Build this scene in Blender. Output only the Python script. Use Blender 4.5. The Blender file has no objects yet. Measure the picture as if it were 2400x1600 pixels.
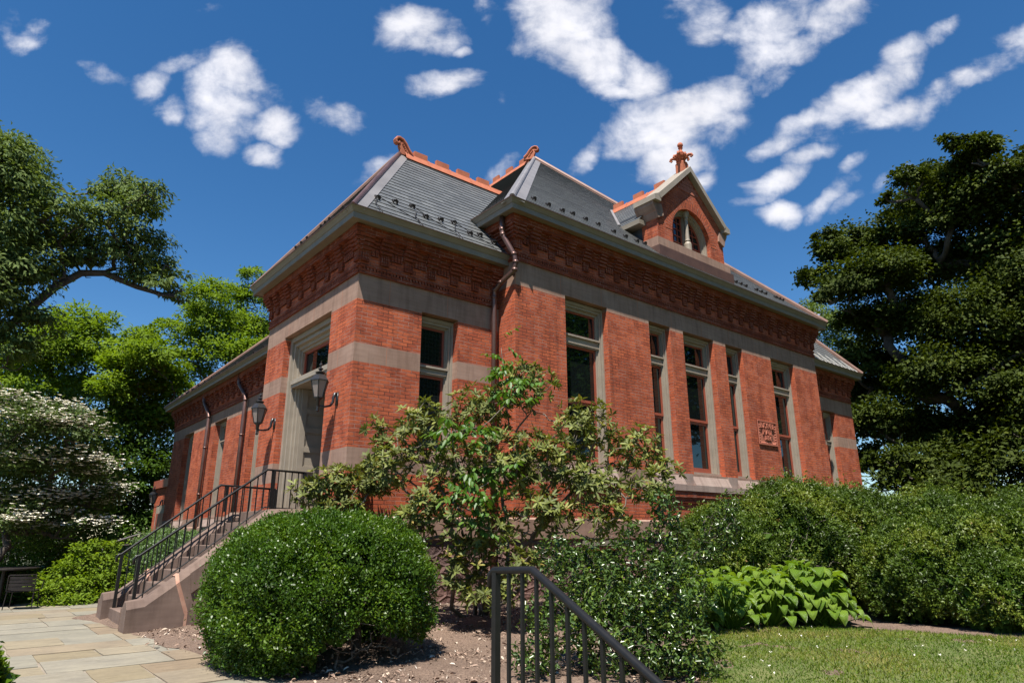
import bpy, bmesh, math, random
import numpy as np
from mathutils import Vector, Matrix
sc = bpy.context.scene
C = sc.collection
R = math.radians
rng = np.random.default_rng(7)
random.seed(7)

# ------------------------------------------------------------------ camera
YAW, PITCH, F_PX = R(50.623), R(16.439), 1540.8
CAM = np.array([-4.691, -9.908, 1.774])
FW = np.array([math.cos(YAW)*math.cos(PITCH), math.sin(YAW)*math.cos(PITCH), math.sin(PITCH)])
RT = np.array([math.sin(YAW), -math.cos(YAW), 0.0])
UP = np.cross(RT, FW)
_rl = R(-0.158)
RT, UP = math.cos(_rl)*RT+math.sin(_rl)*UP, math.cos(_rl)*UP-math.sin(_rl)*RT
cd = bpy.data.cameras.new('camera'); cam = bpy.data.objects.new('camera', cd); C.objects.link(cam)
cd.sensor_width = 36; cd.lens = 36*F_PX/2400; cd.clip_end = 2000; cd.clip_start = 0.05
M = Matrix.Identity(4)
for i in range(3):
    M[i][0], M[i][1], M[i][2], M[i][3] = RT[i], UP[i], -FW[i], CAM[i]
cam.matrix_world = M
sc.camera = cam

def AT(px, py, dist):
    """world point seen at photo pixel (2400 wide), at a horizontal distance from the camera"""
    d = FW*F_PX+RT*(px-1200)-UP*(py-800)
    return CAM+d*dist/math.hypot(d[0], d[1])

# ------------------------------------------------------------------ light
SUN_EL, SUN_AZ = R(66), R(217)
S = Vector((math.cos(SUN_EL)*math.cos(SUN_AZ), math.cos(SUN_EL)*math.sin(SUN_AZ), math.sin(SUN_EL)))
sl = bpy.data.lights.new('sun', 'SUN'); so = bpy.data.objects.new('sun', sl); C.objects.link(so)
sl.energy = 5.0; sl.angle = R(0.53); sl.color = (1.0, 0.955, 0.88)
so.rotation_euler = S.to_track_quat('Z', 'Y').to_euler()
so.location = (0, 0, 30)
sc.view_settings.view_transform = 'Standard'
sc.view_settings.look = 'None'
sc.view_settings.exposure = 0.92
sc.view_settings.gamma = 1.0
sc.render.engine = 'CYCLES'
sc.cycles.max_bounces = 6; sc.cycles.diffuse_bounces = 3; sc.cycles.glossy_bounces = 3
sc.cycles.transmission_bounces = 3; sc.cycles.transparent_max_bounces = 4
sc.cycles.use_denoising = True
sc.cycles.caustics_reflective = False; sc.cycles.caustics_refractive = False

W = bpy.data.worlds.new('World'); sc.world = W; W.use_nodes = True
nt = W.node_tree; nt.nodes.clear()
def N(nt, t, **kw):
    n = nt.nodes.new(t)
    for k, v in kw.items():
        if k[0] == 'i' and k[1:].isdigit(): n.inputs[int(k[1:])].default_value = v
        else: setattr(n, k, v)
    return n
def L(nt, a, b): nt.links.new(a, b)
def mth(nt, op, a, b=None, clamp=False):
    n = nt.nodes.new('ShaderNodeMath'); n.operation = op; n.use_clamp = clamp
    for i, v in enumerate((a, b)):
        if v is None: continue
        if isinstance(v, (int, float)): n.inputs[i].default_value = v
        else: L(nt, v, n.inputs[i])
    return n.outputs[0]
out = N(nt, 'ShaderNodeOutputWorld'); bg = N(nt, 'ShaderNodeBackground')
sky = N(nt, 'ShaderNodeTexSky', sky_type='NISHITA')
sky.sun_disc = False; sky.sun_elevation = SUN_EL; sky.sun_rotation = R(90)-SUN_AZ
sky.air_density = 1.0; sky.dust_density = 0.0; sky.ozone_density = 4.2
bg.inputs[1].default_value = 0.05
gam = N(nt, 'ShaderNodeHueSaturation'); gam.inputs['Saturation'].default_value = 1.25; gam.inputs['Value'].default_value = 1.42
L(nt, sky.outputs[0], gam.inputs['Color'])
# clouds: a chart of the sky around one fixed heading, with cloud banks placed on it
tc = N(nt, 'ShaderNodeTexCoord')
def dotc(v):
    n = N(nt, 'ShaderNodeVectorMath', operation='DOT_PRODUCT'); L(nt, tc.outputs['Generated'], n.inputs[0]); n.inputs[1].default_value = tuple(v); return n.outputs['Value']
f_ = dotc(FW); fm = mth(nt, 'MAXIMUM', f_, 0.08)
gx = mth(nt, 'DIVIDE', dotc(RT), fm); gy = mth(nt, 'DIVIDE', dotc(UP), fm)
comb = N(nt, 'ShaderNodeCombineXYZ'); L(nt, gx, comb.inputs[0]); L(nt, gy, comb.inputs[1])
warp = N(nt, 'ShaderNodeTexNoise'); warp.inputs['Scale'].default_value = 7; warp.inputs['Detail'].default_value = 5; L(nt, comb.outputs[0], warp.inputs['Vector'])
wsub = N(nt, 'ShaderNodeVectorMath', operation='SUBTRACT'); L(nt, warp.outputs['Color'], wsub.inputs[0]); wsub.inputs[1].default_value = (.5, .5, .5)
wsc = N(nt, 'ShaderNodeVectorMath', operation='SCALE'); L(nt, wsub.outputs[0], wsc.inputs[0]); wsc.inputs['Scale'].default_value = 0.06
wadd = N(nt, 'ShaderNodeVectorMath', operation='ADD'); L(nt, comb.outputs[0], wadd.inputs[0]); L(nt, wsc.outputs[0], wadd.inputs[1])
CLOUDS = [ # x, y, a, b, angle(deg, up = +), density
 (535,225,95,105,0,1.),(640,282,62,42,-20,.95),(512,325,55,42,0,.85),(520,155,50,42,0,.7),(617,360,52,33,-10,.85),(440,148,60,24,10,.45),(352,208,42,34,35,.55),(395,252,40,30,30,.5),
 (790,268,62,36,-20,.55),(968,60,78,58,0,1.),(1045,72,45,34,0,.5),(1040,186,74,34,10,.8),(1085,190,50,18,0,.5),(1075,106,20,10,0,.5),
 (235,162,50,20,-25,.42),(60,75,28,48,-60,.34),(20,45,25,40,0,.25),
 (1325,60,112,90,0,1.1),(1400,140,112,66,-25,1.1),(1490,170,78,48,-15,.9),(1270,15,80,60,0,.9),(1455,200,60,24,0,.8),
 (1815,40,120,70,20,.95),(1785,130,75,66,30,.9),(1955,30,110,55,25,.9),(1630,30,60,60,60,.45),(1810,180,60,30,40,.6),(1880,95,80,40,30,.7),
 (1555,290,130,72,10,1.15),(1655,250,95,62,20,1.),(1580,370,105,58,15,1.),(1645,415,58,40,40,.6),(1470,330,60,50,0,.7),(1690,300,60,50,30,.7),
 (1378,362,72,20,50,.5),(1340,400,50,16,50,.35),
 (1870,312,100,32,32,.95),(1990,245,115,50,36,.95),(2105,155,100,44,42,.85),(2195,80,62,26,38,.6),(1800,350,45,22,30,.6),(2060,205,80,40,40,.6),
 (2060,272,120,34,18,.55),(2300,170,110,30,38,.55),(2370,110,60,35,40,.5),(2180,235,80,26,30,.45),
 (1812,432,75,28,22,.8),(1770,470,45,14,15,.5),(1828,507,50,37,0,1.1),(1955,462,84,25,42,.75),(1880,500,60,16,20,.4),(2067,425,48,16,40,.45),(1895,372,62,18,16,.6),(2000,390,45,14,45,.35),(2120,400,30,14,45,.35),
 (870,405,60,24,32,.45),(1175,400,40,16,40,.3),(1640,60,30,50,0,.3),(1990,470,50,20,40,.4),(1900,740,45,30,20,.6),(1175,230,14,18,0,.25),(490,15,30,14,0,.25),(1150,30,24,40,0,.3)]
fld = None
for (x, y, a, b, ang, w) in CLOUDS:
    mp = N(nt, 'ShaderNodeMapping', vector_type='TEXTURE')
    mp.inputs['Location'].default_value = ((x-1200)/F_PX, -(y-800)/F_PX, 0)
    mp.inputs['Rotation'].default_value = (0, 0, R(ang))
    mp.inputs['Scale'].default_value = (a*1.18/F_PX, b*1.14/F_PX, 1)
    L(nt, wadd.outputs[0], mp.inputs['Vector'])
    dp = N(nt, 'ShaderNodeVectorMath', operation='DOT_PRODUCT'); L(nt, mp.outputs[0], dp.inputs[0]); L(nt, mp.outputs[0], dp.inputs[1])
    ma = N(nt, 'ShaderNodeMath', operation='MULTIPLY_ADD'); L(nt, dp.outputs['Value'], ma.inputs[0]); ma.inputs[1].default_value = -w; ma.inputs[2].default_value = w
    fld = ma.outputs[0] if fld is None else mth(nt, 'MAXIMUM', fld, ma.outputs[0])
fld = mth(nt, 'MAXIMUM', fld, -0.6)
st = N(nt, 'ShaderNodeMapping'); st.inputs['Rotation'].default_value = (0, 0, R(-28)); st.inputs['Scale'].default_value = (.8, 1.5, 1); L(nt, comb.outputs[0], st.inputs['Vector'])
fb = N(nt, 'ShaderNodeTexNoise'); fb.inputs['Scale'].default_value = 13; fb.inputs['Detail'].default_value = 9; fb.inputs['Roughness'].default_value = .52; fb.inputs['Distortion'].default_value = .35; L(nt, st.outputs[0], fb.inputs['Vector'])
den = mth(nt, 'ADD', mth(nt, 'MULTIPLY', fld, 1.4), mth(nt, 'MULTIPLY', mth(nt, 'SUBTRACT', fb.outputs[0], .52), 3.0))
ff = N(nt, 'ShaderNodeTexNoise'); ff.inputs['Scale'].default_value = 38; ff.inputs['Detail'].default_value = 7; ff.inputs['Roughness'].default_value = .6; L(nt, wadd.outputs[0], ff.inputs['Vector'])
den = mth(nt, 'ADD', den, mth(nt, 'MULTIPLY', mth(nt, 'SUBTRACT', ff.outputs[0], .5), 1.35))
mask = N(nt, 'ShaderNodeMapRange', interpolation_type='SMOOTHSTEP'); L(nt, den, mask.inputs[0]); mask.inputs[1].default_value = -0.15; mask.inputs[2].default_value = 1.7
front = N(nt, 'ShaderNodeMapRange'); L(nt, f_, front.inputs[0]); front.inputs[1].default_value = .25; front.inputs[2].default_value = .4
# scattered fair-weather clouds over the rest of the sky
n2 = N(nt, 'ShaderNodeTexNoise'); n2.inputs['Scale'].default_value = 3.5; n2.inputs['Detail'].default_value = 8; L(nt, tc.outputs['Generated'], n2.inputs['Vector'])
m2 = N(nt, 'ShaderNodeMapRange', interpolation_type='SMOOTHSTEP'); L(nt, n2.outputs[0], m2.inputs[0]); m2.inputs[1].default_value = .68; m2.inputs[2].default_value = .85
mixm = N(nt, 'ShaderNodeMix'); L(nt, front.outputs[0], mixm.inputs[0]); L(nt, m2.outputs[0], mixm.inputs[2]); L(nt, mask.outputs[0], mixm.inputs[3])
# lit cloud tone: brighter where denser, faint grey folds
fb2 = N(nt, 'ShaderNodeTexNoise'); fb2.inputs['Scale'].default_value = 9; fb2.inputs['Detail'].default_value = 5; L(nt, comb.outputs[0], fb2.inputs['Vector'])
tone = N(nt, 'ShaderNodeMapRange'); L(nt, fb2.outputs[0], tone.inputs[0]); tone.inputs[1].default_value = .3; tone.inputs[2].default_value = .62; tone.inputs[3].default_value = 9.8; tone.inputs[4].default_value = 11.2
cc = N(nt, 'ShaderNodeVectorMath', operation='SCALE'); cc.inputs[0].default_value = (.97, .97, 1.03); L(nt, tone.outputs[0], cc.inputs['Scale'])
mxc = N(nt, 'ShaderNodeMix', data_type='RGBA'); L(nt, mixm.outputs[0], mxc.inputs[0]); L(nt, gam.outputs[0], mxc.inputs[6]); L(nt, cc.outputs[0], mxc.inputs[7])
L(nt, mxc.outputs[2], bg.inputs[0]); L(nt, bg.outputs[0], out.inputs[0])

# ------------------------------------------------------------------ materials
def mat(name):
    m = bpy.data.materials.new(name); m.use_nodes = True
    t = m.node_tree; b = t.nodes['Principled BSDF']
    return m, t, b
def texc(t, which='Object'):
    n = N(t, 'ShaderNodeTexCoord'); return n.outputs[which]
def noise(t, scale, detail=5, vec=None, rough=.55):
    n = N(t, 'ShaderNodeTexNoise'); n.inputs['Scale'].default_value = scale; n.inputs['Detail'].default_value = detail; n.inputs['Roughness'].default_value = rough
    L(t, vec if vec is not None else texc(t), n.inputs['Vector']); return n.outputs[0]
def ramp(t, fac, stops):
    r = N(t, 'ShaderNodeValToRGB'); cr = r.color_ramp
    while len(cr.elements) < len(stops): cr.elements.new(.5)
    for e, (p, c) in zip(cr.elements, stops): e.position = p; e.color = (*c, 1)
    L(t, fac, r.inputs[0]); return r.outputs[0]
def mix(t, fac, a, b, blend='MIX'):
    n = N(t, 'ShaderNodeMix', data_type='RGBA', blend_type=blend)
    for i, v in ((0, fac), (6, a), (7, b)):
        if isinstance(v, (int, float)): n.inputs[i].default_value = v
        elif isinstance(v, tuple): n.inputs[i].default_value = (*v, 1)
        else: L(t, v, n.inputs[i])
    return n.outputs[2]
def bump(t, b, h, strength=.3, dist=.01):
    n = N(t, 'ShaderNodeBump'); n.inputs['Strength'].default_value = strength; n.inputs['Distance'].default_value = dist
    L(t, h, n.inputs['Height']); L(t, n.outputs[0], b.inputs['Normal'])
def simple(name, c1, c2, scale=6, rough=.7, bs=.2, bd=.005, metal=0, spec=.5):
    m, t, b = mat(name)
    n = noise(t, scale, 6); L(t, ramp(t, n, [(.3, c1), (.7, c2)]), b.inputs['Base Color'])
    b.inputs['Roughness'].default_value = rough; b.inputs['Metallic'].default_value = metal
    b.inputs['Specular IOR Level'].default_value = spec
    if bs: bump(t, b, noise(t, scale*8, 4), bs, bd)
    return m

def brick_mat(name, c1, c2, mort, w=.205, h=.0667):
    m, t, b = mat(name)
    uv = texc(t, 'UV')
    wn = N(t, 'ShaderNodeTexNoise'); wn.inputs['Scale'].default_value = 5.5; wn.inputs['Detail'].default_value = 3; L(t, uv, wn.inputs['Vector'])
    ws = N(t, 'ShaderNodeVectorMath', operation='SUBTRACT'); L(t, wn.outputs['Color'], ws.inputs[0]); ws.inputs[1].default_value = (.5, .5, .5)
    w2 = N(t, 'ShaderNodeVectorMath', operation='SCALE'); L(t, ws.outputs[0], w2.inputs[0]); w2.inputs['Scale'].default_value = .016
    wa = N(t, 'ShaderNodeVectorMath', operation='ADD'); L(t, uv, wa.inputs[0]); L(t, w2.outputs[0], wa.inputs[1])
    br = N(t, 'ShaderNodeTexBrick'); L(t, wa.outputs[0], br.inputs['Vector'])
    br.inputs['Scale'].default_value = 1; br.inputs['Brick Width'].default_value = w; br.inputs['Row Height'].default_value = h
    br.inputs['Mortar Size'].default_value = .0055; br.inputs['Mortar Smooth'].default_value = .25; br.inputs['Bias'].default_value = -.1
    br.inputs['Color1'].default_value = (*c1, 1); br.inputs['Color2'].default_value = (*c2, 1); br.inputs['Mortar'].default_value = (*mort, 1)
    big = noise(t, 1.1, 5, uv); col = mix(t, .55, br.outputs['Color'], ramp(t, big, [(.28, (.5, .44, .42)), (.5, (.95, .93, .92)), (.72, (1.2, 1.16, 1.12))]), 'MULTIPLY')
    smp = N(t, 'ShaderNodeMapping'); smp.inputs['Scale'].default_value = (3.2, .32, 1); L(t, uv, smp.inputs['Vector'])
    col = mix(t, .6, col, ramp(t, noise(t, 1.6, 7, smp.outputs[0], .62), [(.33, (.48, .44, .43)), (.5, (1, 1, 1)), (.75, (1.1, 1.08, 1.06))]), 'MULTIPLY')
    sp = noise(t, 30, 3, uv); col = mix(t, .4, col, ramp(t, sp, [(.3, (.6, .55, .55)), (.7, (1.25, 1.2, 1.2))]), 'MULTIPLY')
    # joints: alternating dark weathered gaps and pale mortar
    jn = noise(t, 2.6, 4, uv); jc = ramp(t, jn, [(.44, (.05, .022, .016)), (.56, (.36, .19, .145))])
    pch = noise(t, 1.7, 6, uv); pf = N(t, 'ShaderNodeMapRange'); L(t, pch, pf.inputs[0]); pf.inputs[1].default_value = .66; pf.inputs[2].default_value = .8; pf.inputs[3].default_value = 0; pf.inputs[4].default_value = .3
    col = mix(t, pf.outputs[0], col, (.46, .27, .21))
    col = mix(t, mth(t, 'MULTIPLY', br.outputs['Fac'], .85), col, jc)
    L(t, col, b.inputs['Base Color']); b.inputs['Roughness'].default_value = .85; b.inputs['Specular IOR Level'].default_value = .25
    hgt = mth(t, 'ADD', mth(t, 'MULTIPLY', br.outputs['Fac'], -1.0), mth(t, 'MULTIPLY', noise(t, 45, 3, uv), .55))
    bump(t, b, hgt, .65, .007)
    return m
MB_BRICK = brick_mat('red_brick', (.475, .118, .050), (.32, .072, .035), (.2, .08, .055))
MB_BRICK_SHADE = brick_mat('shade_darkened_brick', (.27, .062, .026), (.20, .044, .020), (.09, .034, .024))  # red brick with its colour darkened to deepen the shade under the eaves
def stone_mat(name, c1, c2, joints=True):
    m, t, b = mat(name)
    uv = texc(t, 'UV'); n = noise(t, 1.6, 7, uv); col = ramp(t, n, [(.28, c1), (.72, c2)])
    st = N(t, 'ShaderNodeMapping'); st.inputs['Scale'].default_value = (1.2, 14, 1); L(t, uv, st.inputs['Vector'])
    ln = noise(t, 1.5, 5, st.outputs[0]); col = mix(t, .35, col, ramp(t, ln, [(.3, (.75, .72, .7)), (.7, (1.2, 1.2, 1.2))]), 'MULTIPLY')
    smp = N(t, 'ShaderNodeMapping'); smp.inputs['Scale'].default_value = (5, .6, 1); L(t, uv, smp.inputs['Vector'])
    col = mix(t, .55, col, ramp(t, noise(t, 1.5, 7, smp.outputs[0], .62), [(.32, (.55, .52, .5)), (.52, (1, 1, 1)), (.75, (1.12, 1.1, 1.08))]), 'MULTIPLY')
    if joints:
        br = N(t, 'ShaderNodeTexBrick'); L(t, uv, br.inputs['Vector']); br.inputs['Scale'].default_value = 1; br.inputs['Brick Width'].default_value = 1.24; br.inputs['Row Height'].default_value = 9.7
        br.inputs['Mortar Size'].default_value = .006; br.inputs['Mortar Smooth'].default_value = 0
        col = mix(t, br.outputs['Fac'], col, (.36, .16, .10))
    L(t, col, b.inputs['Base Color']); b.inputs['Roughness'].default_value = .88; b.inputs['Specular IOR Level'].default_value = .25
    bump(t, b, noise(t, 60, 4, uv), .3, .004)
    return m
M_STONE = stone_mat('brownstone', (.245, .150, .110), (.345, .228, .175))
M_STEP = stone_mat('step_stone', (.10, .068, .055), (.235, .165, .13), False)
M_SILL = stone_mat('sill_stone', (.27, .19, .16), (.34, .26, .22), False)
def rubble():
    m, t, b = mat('rubble_stone'); uv = texc(t, 'UV')
    mp = N(t, 'ShaderNodeMapping'); mp.inputs['Scale'].default_value = (1, 1.9, 1); L(t, uv, mp.inputs['Vector'])
    v = N(t, 'ShaderNodeTexVoronoi'); v.inputs['Scale'].default_value = 3.2; L(t, mp.outputs[0], v.inputs['Vector'])
    v2 = N(t, 'ShaderNodeTexVoronoi', feature='DISTANCE_TO_EDGE'); v2.inputs['Scale'].default_value = 3.2; L(t, mp.outputs[0], v2.inputs['Vector'])
    sepc = N(t, 'ShaderNodeSeparateColor'); L(t, v.outputs['Color'], sepc.inputs[0])
    col = ramp(t, sepc.outputs[0], [(0, (.10, .058, .05)), (1, (.19, .10, .08))]); col = mix(t, .6, col, ramp(t, noise(t, 12, 5, uv), [(.3, (.6, .6, .6)), (.7, (1.3, 1.3, 1.3))]), 'MULTIPLY')
    L(t, col, b.inputs['Base Color']); b.inputs['Roughness'].default_value = .9
    ed = N(t, 'ShaderNodeMapRange'); L(t, v2.outputs['Distance'], ed.inputs[0]); ed.inputs[2].default_value = .12
    bump(t, b, mth(t, 'ADD', ed.outputs[0], mth(t, 'MULTIPLY', noise(t, 9, 6, uv), 1.4)), .9, .05)
    return m
M_RUBBLE = rubble()
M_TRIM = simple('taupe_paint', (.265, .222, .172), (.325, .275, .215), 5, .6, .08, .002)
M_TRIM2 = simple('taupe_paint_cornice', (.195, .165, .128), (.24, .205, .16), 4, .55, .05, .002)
M_SASH = simple('red_brown_paint', (.27, .062, .035), (.32, .078, .042), 4, .45, .05, .002)
M_COPPER = simple('weathered_copper', (.20, .115, .088), (.29, .175, .135), 2.5, .55, .05, .003, .15)
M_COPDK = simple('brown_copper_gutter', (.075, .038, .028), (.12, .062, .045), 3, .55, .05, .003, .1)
M_HIPMET = simple('grey_lead_flashing', (.20, .185, .18), (.27, .25, .24), 2, .45, .1, .003, .3)
M_PIPE = simple('brown_downspout', (.11, .06, .052), (.19, .105, .085), 3, .38, .05, .003, .55)
M_TERRA = simple('terracotta', (.36, .10, .045), (.47, .145, .068), 6, .8, .3, .006)
M_TERRADK = simple('terracotta_plaque', (.34, .10, .06), (.44, .15, .09), 14, .8, .3, .006)
M_IRON = simple('black_iron', (.008, .008, .008), (.014, .013, .013), 20, .42, .1, .001, 0, .3)
M_DARKMETAL = simple('dark_bronze_metal', (.012, .009, .008), (.022, .017, .015), 10, .5, .05, .001, 0, .3)
M_LANTERN = simple('lantern_metal', (.022, .021, .022), (.04, .038, .038), 20, .33, .15, .002, .2)
M_GUARD = simple('snow_guard_metal', (.016, .013, .012), (.03, .024, .022), 20, .5, 0, .002, .2)
M_WHITE = simple('pale_putty', (.55, .52, .47), (.62, .6, .56), 10, .5, 0)
def frost():
    m, t, b = mat('frosted_glass'); b.inputs['Base Color'].default_value = (.40, .335, .30, 1); b.inputs['Roughness'].default_value = .25; b.inputs['Specular IOR Level'].default_value = .6
    tr = N(t, 'ShaderNodeBsdfTranslucent'); tr.inputs[0].default_value = (.6, .52, .46, 1)
    ms = N(t, 'ShaderNodeMixShader'); ms.inputs[0].default_value = .35; L(t, b.outputs[0], ms.inputs[1]); L(t, tr.outputs[0], ms.inputs[2]); L(t, ms.outputs[0], t.nodes['Material Output'].inputs[0])
    return m
M_FROST = frost()
def glass(name, ior=1.75, rough=.02, base=(.006, .008, .008), lead=False):
    m, t, b = mat(name); b.inputs['Base Color'].default_value = (*base, 1); b.inputs['Roughness'].default_value = rough; b.inputs['IOR'].default_value = ior
    b.inputs['Specular Tint'].default_value = (.62, .95, 1, 1)
    if lead:
        v = N(t, 'ShaderNodeTexVoronoi', feature='DISTANCE_TO_EDGE'); v.inputs['Scale'].default_value = 13; v.inputs['Randomness'].default_value = .15; L(t, texc(t, 'UV'), v.inputs['Vector'])
        c = N(t, 'ShaderNodeMapRange'); L(t, v.outputs['Distance'], c.inputs[0]); c.inputs[1].default_value = .02; c.inputs[2].default_value = .05
        L(t, mix(t, c.outputs[0], (.022, .024, .022), base), b.inputs['Base Color'])
    else:
        bump(t, b, noise(t, 1.3, 2), .06, .02)
    return m
M_GLASS = glass('window_glass'); M_LEAD = glass('leaded_glass', 1.5, .12, lead=True)
def slate_mat():
    m, t, b = mat('roof_slate'); uv = texc(t, 'UV')
    br = N(t, 'ShaderNodeTexBrick'); L(t, uv, br.inputs['Vector']); br.inputs['Scale'].default_value = 1; br.inputs['Brick Width'].default_value = .3; br.inputs['Row Height'].default_value = .17; br.inputs['Mortar Size'].default_value = .004; br.inputs['Mortar Smooth'].default_value = 0; br.inputs['Bias'].default_value = 0
    br.inputs['Color1'].default_value = (.092, .096, .097, 1); br.inputs['Color2'].default_value = (.132, .136, .136, 1); br.inputs['Mortar'].default_value = (.03, .03, .03, 1)
    col = mix(t, .5, br.outputs['Color'], ramp(t, noise(t, 1.2, 6, uv), [(.3, (.75, .75, .76)), (.7, (1.2, 1.2, 1.18))]), 'MULTIPLY')
    sm = N(t, 'ShaderNodeMapping'); sm.inputs['Scale'].default_value = (9, 2.2, 1); L(t, uv, sm.inputs['Vector'])
    col = mix(t, .35, col, ramp(t, noise(t, 1.5, 4, sm.outputs[0]), [(.3, (.7, .7, .7)), (.7, (1.25, 1.25, 1.25))]), 'MULTIPLY')
    L(t, col, b.inputs['Base Color']); b.inputs['Roughness'].default_value = .48; b.inputs['Specular IOR Level'].default_value = .45
    bump(t, b, noise(t, 35, 4, uv), .25, .004)
    return m
M_SLATE = slate_mat()
M_SLATEDK = simple('slate_cheek', (.035, .04, .05), (.055, .06, .072), 4, .5, .1, .004)
def leaf_mat(name, stops, rough=.42, tr=.3, spec=.5):
    m, t, b = mat(name)
    a = N(t, 'ShaderNodeAttribute', attribute_name='var')
    col = ramp(t, a.outputs['Fac'], stops); L(t, col, b.inputs['Base Color'])
    b.inputs['Roughness'].default_value = rough; b.inputs['Specular IOR Level'].default_value = spec
    if tr:
        tl = N(t, 'ShaderNodeBsdfTranslucent'); L(t, mix(t, 1.0, col, (1.5, 1.5, .5), 'MULTIPLY'), tl.inputs[0])
        ms = N(t, 'ShaderNodeMixShader'); ms.inputs[0].default_value = tr; L(t, b.outputs[0], ms.inputs[1]); L(t, tl.outputs[0], ms.inputs[2]); L(t, ms.outputs[0], t.nodes['Material Output'].inputs[0])
    return m
LF_BOX = leaf_mat('boxwood_leaf', [(0, (.032, .074, .004)), (.6, (.064, .128, .006)), (1, (.15, .215, .012))], .4, .25, .4)
LF_RHO = leaf_mat('rhododendron_leaf', [(0, (.08, .095, .024)), (.55, (.13, .15, .034)), (.85, (.23, .25, .05)), (1, (.28, .16, .055))], .55, .2, .3)
LF_HOL = leaf_mat('holly_leaf', [(0, (.034, .066, .012)), (.7, (.064, .11, .018)), (1, (.19, .23, .035))], .26, .15, .5)
LF_AZA = leaf_mat('azalea_leaf', [(0, (.040, .072, .007)), (.6, (.075, .122, .012)), (.92, (.14, .19, .02)), (1, (.22, .14, .05))], .46, .2, .35)
LF_HED = leaf_mat('hedge_leaf', [(0, (.075, .135, .04)), (1, (.13, .21, .07))], .45, .25)
LF_VIN = leaf_mat('vine_leaf', [(0, (.045, .11, .014)), (1, (.11, .20, .03))], .45, .3, .4)
LF_MAP = leaf_mat('dark_maple_leaf', [(0, (.024, .036, .005)), (.7, (.052, .074, .009)), (1, (.105, .125, .016))], .7, .2, .15)
LF_ASH = leaf_mat('bright_tree_leaf', [(0, (.085, .15, .012)), (1, (.20, .28, .025))], .7, .38, .15)
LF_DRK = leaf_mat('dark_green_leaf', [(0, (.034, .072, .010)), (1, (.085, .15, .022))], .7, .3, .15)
LF_OAK = leaf_mat('grey_green_leaf', [(0, (.06, .10, .024)), (1, (.145, .19, .055))], .75, .25, .15)
LF_DOG = leaf_mat('dogwood_leaf', [(0, (.035, .065, .012)), (1, (.085, .125, .026))], .55, .25, .3)
LF_FLO = leaf_mat('dogwood_bract', [(0, (.68, .62, .46)), (1, (.86, .83, .72))], .6, 0)
LF_GRA = leaf_mat('grass_blade', [(0, (.055, .115, .008)), (.55, (.12, .175, .014)), (.85, (.20, .205, .035)), (1, (.30, .25, .09))], .6, .3, .2)
LF_CHP = leaf_mat('bark_chip', [(0, (.05, .03, .02)), (.4, (.16, .10, .07)), (.75, (.30, .205, .15)), (.93, (.46, .36, .27)), (1, (.62, .55, .46))], .85, 0)
def hosta_mat():
    m = leaf_mat('hosta_leaf', [(0, (.125, .22, .02)), (1, (.22, .32, .04))], .36, .3); t = m.node_tree; b = t.nodes['Principled BSDF']
    w = N(t, 'ShaderNodeTexWave'); w.inputs['Scale'].default_value = 3.2; w.inputs['Distortion'].default_value = .6; L(t, texc(t, 'UV'), w.inputs['Vector']); bump(t, b, w.outputs['Fac'], .7, .012); src = b.inputs['Base Color'].links[0].from_socket; L(t, mix(t, .35, mix(t, 1.0, src, ramp(t, w.outputs['Fac'], [(.2, (.6, .68, .6)), (.7, (1.15, 1.12, 1.1))]), 'MULTIPLY'), src), b.inputs['Base Color'])
    return m
LF_HOS = hosta_mat()
M_BARK = simple('bark', (.045, .034, .025), (.10, .08, .062), 8, .9, .6, .02)
M_TWIG = simple('grey_twig', (.10, .078, .058), (.20, .165, .13), 10, .8, .2, .004)

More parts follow.
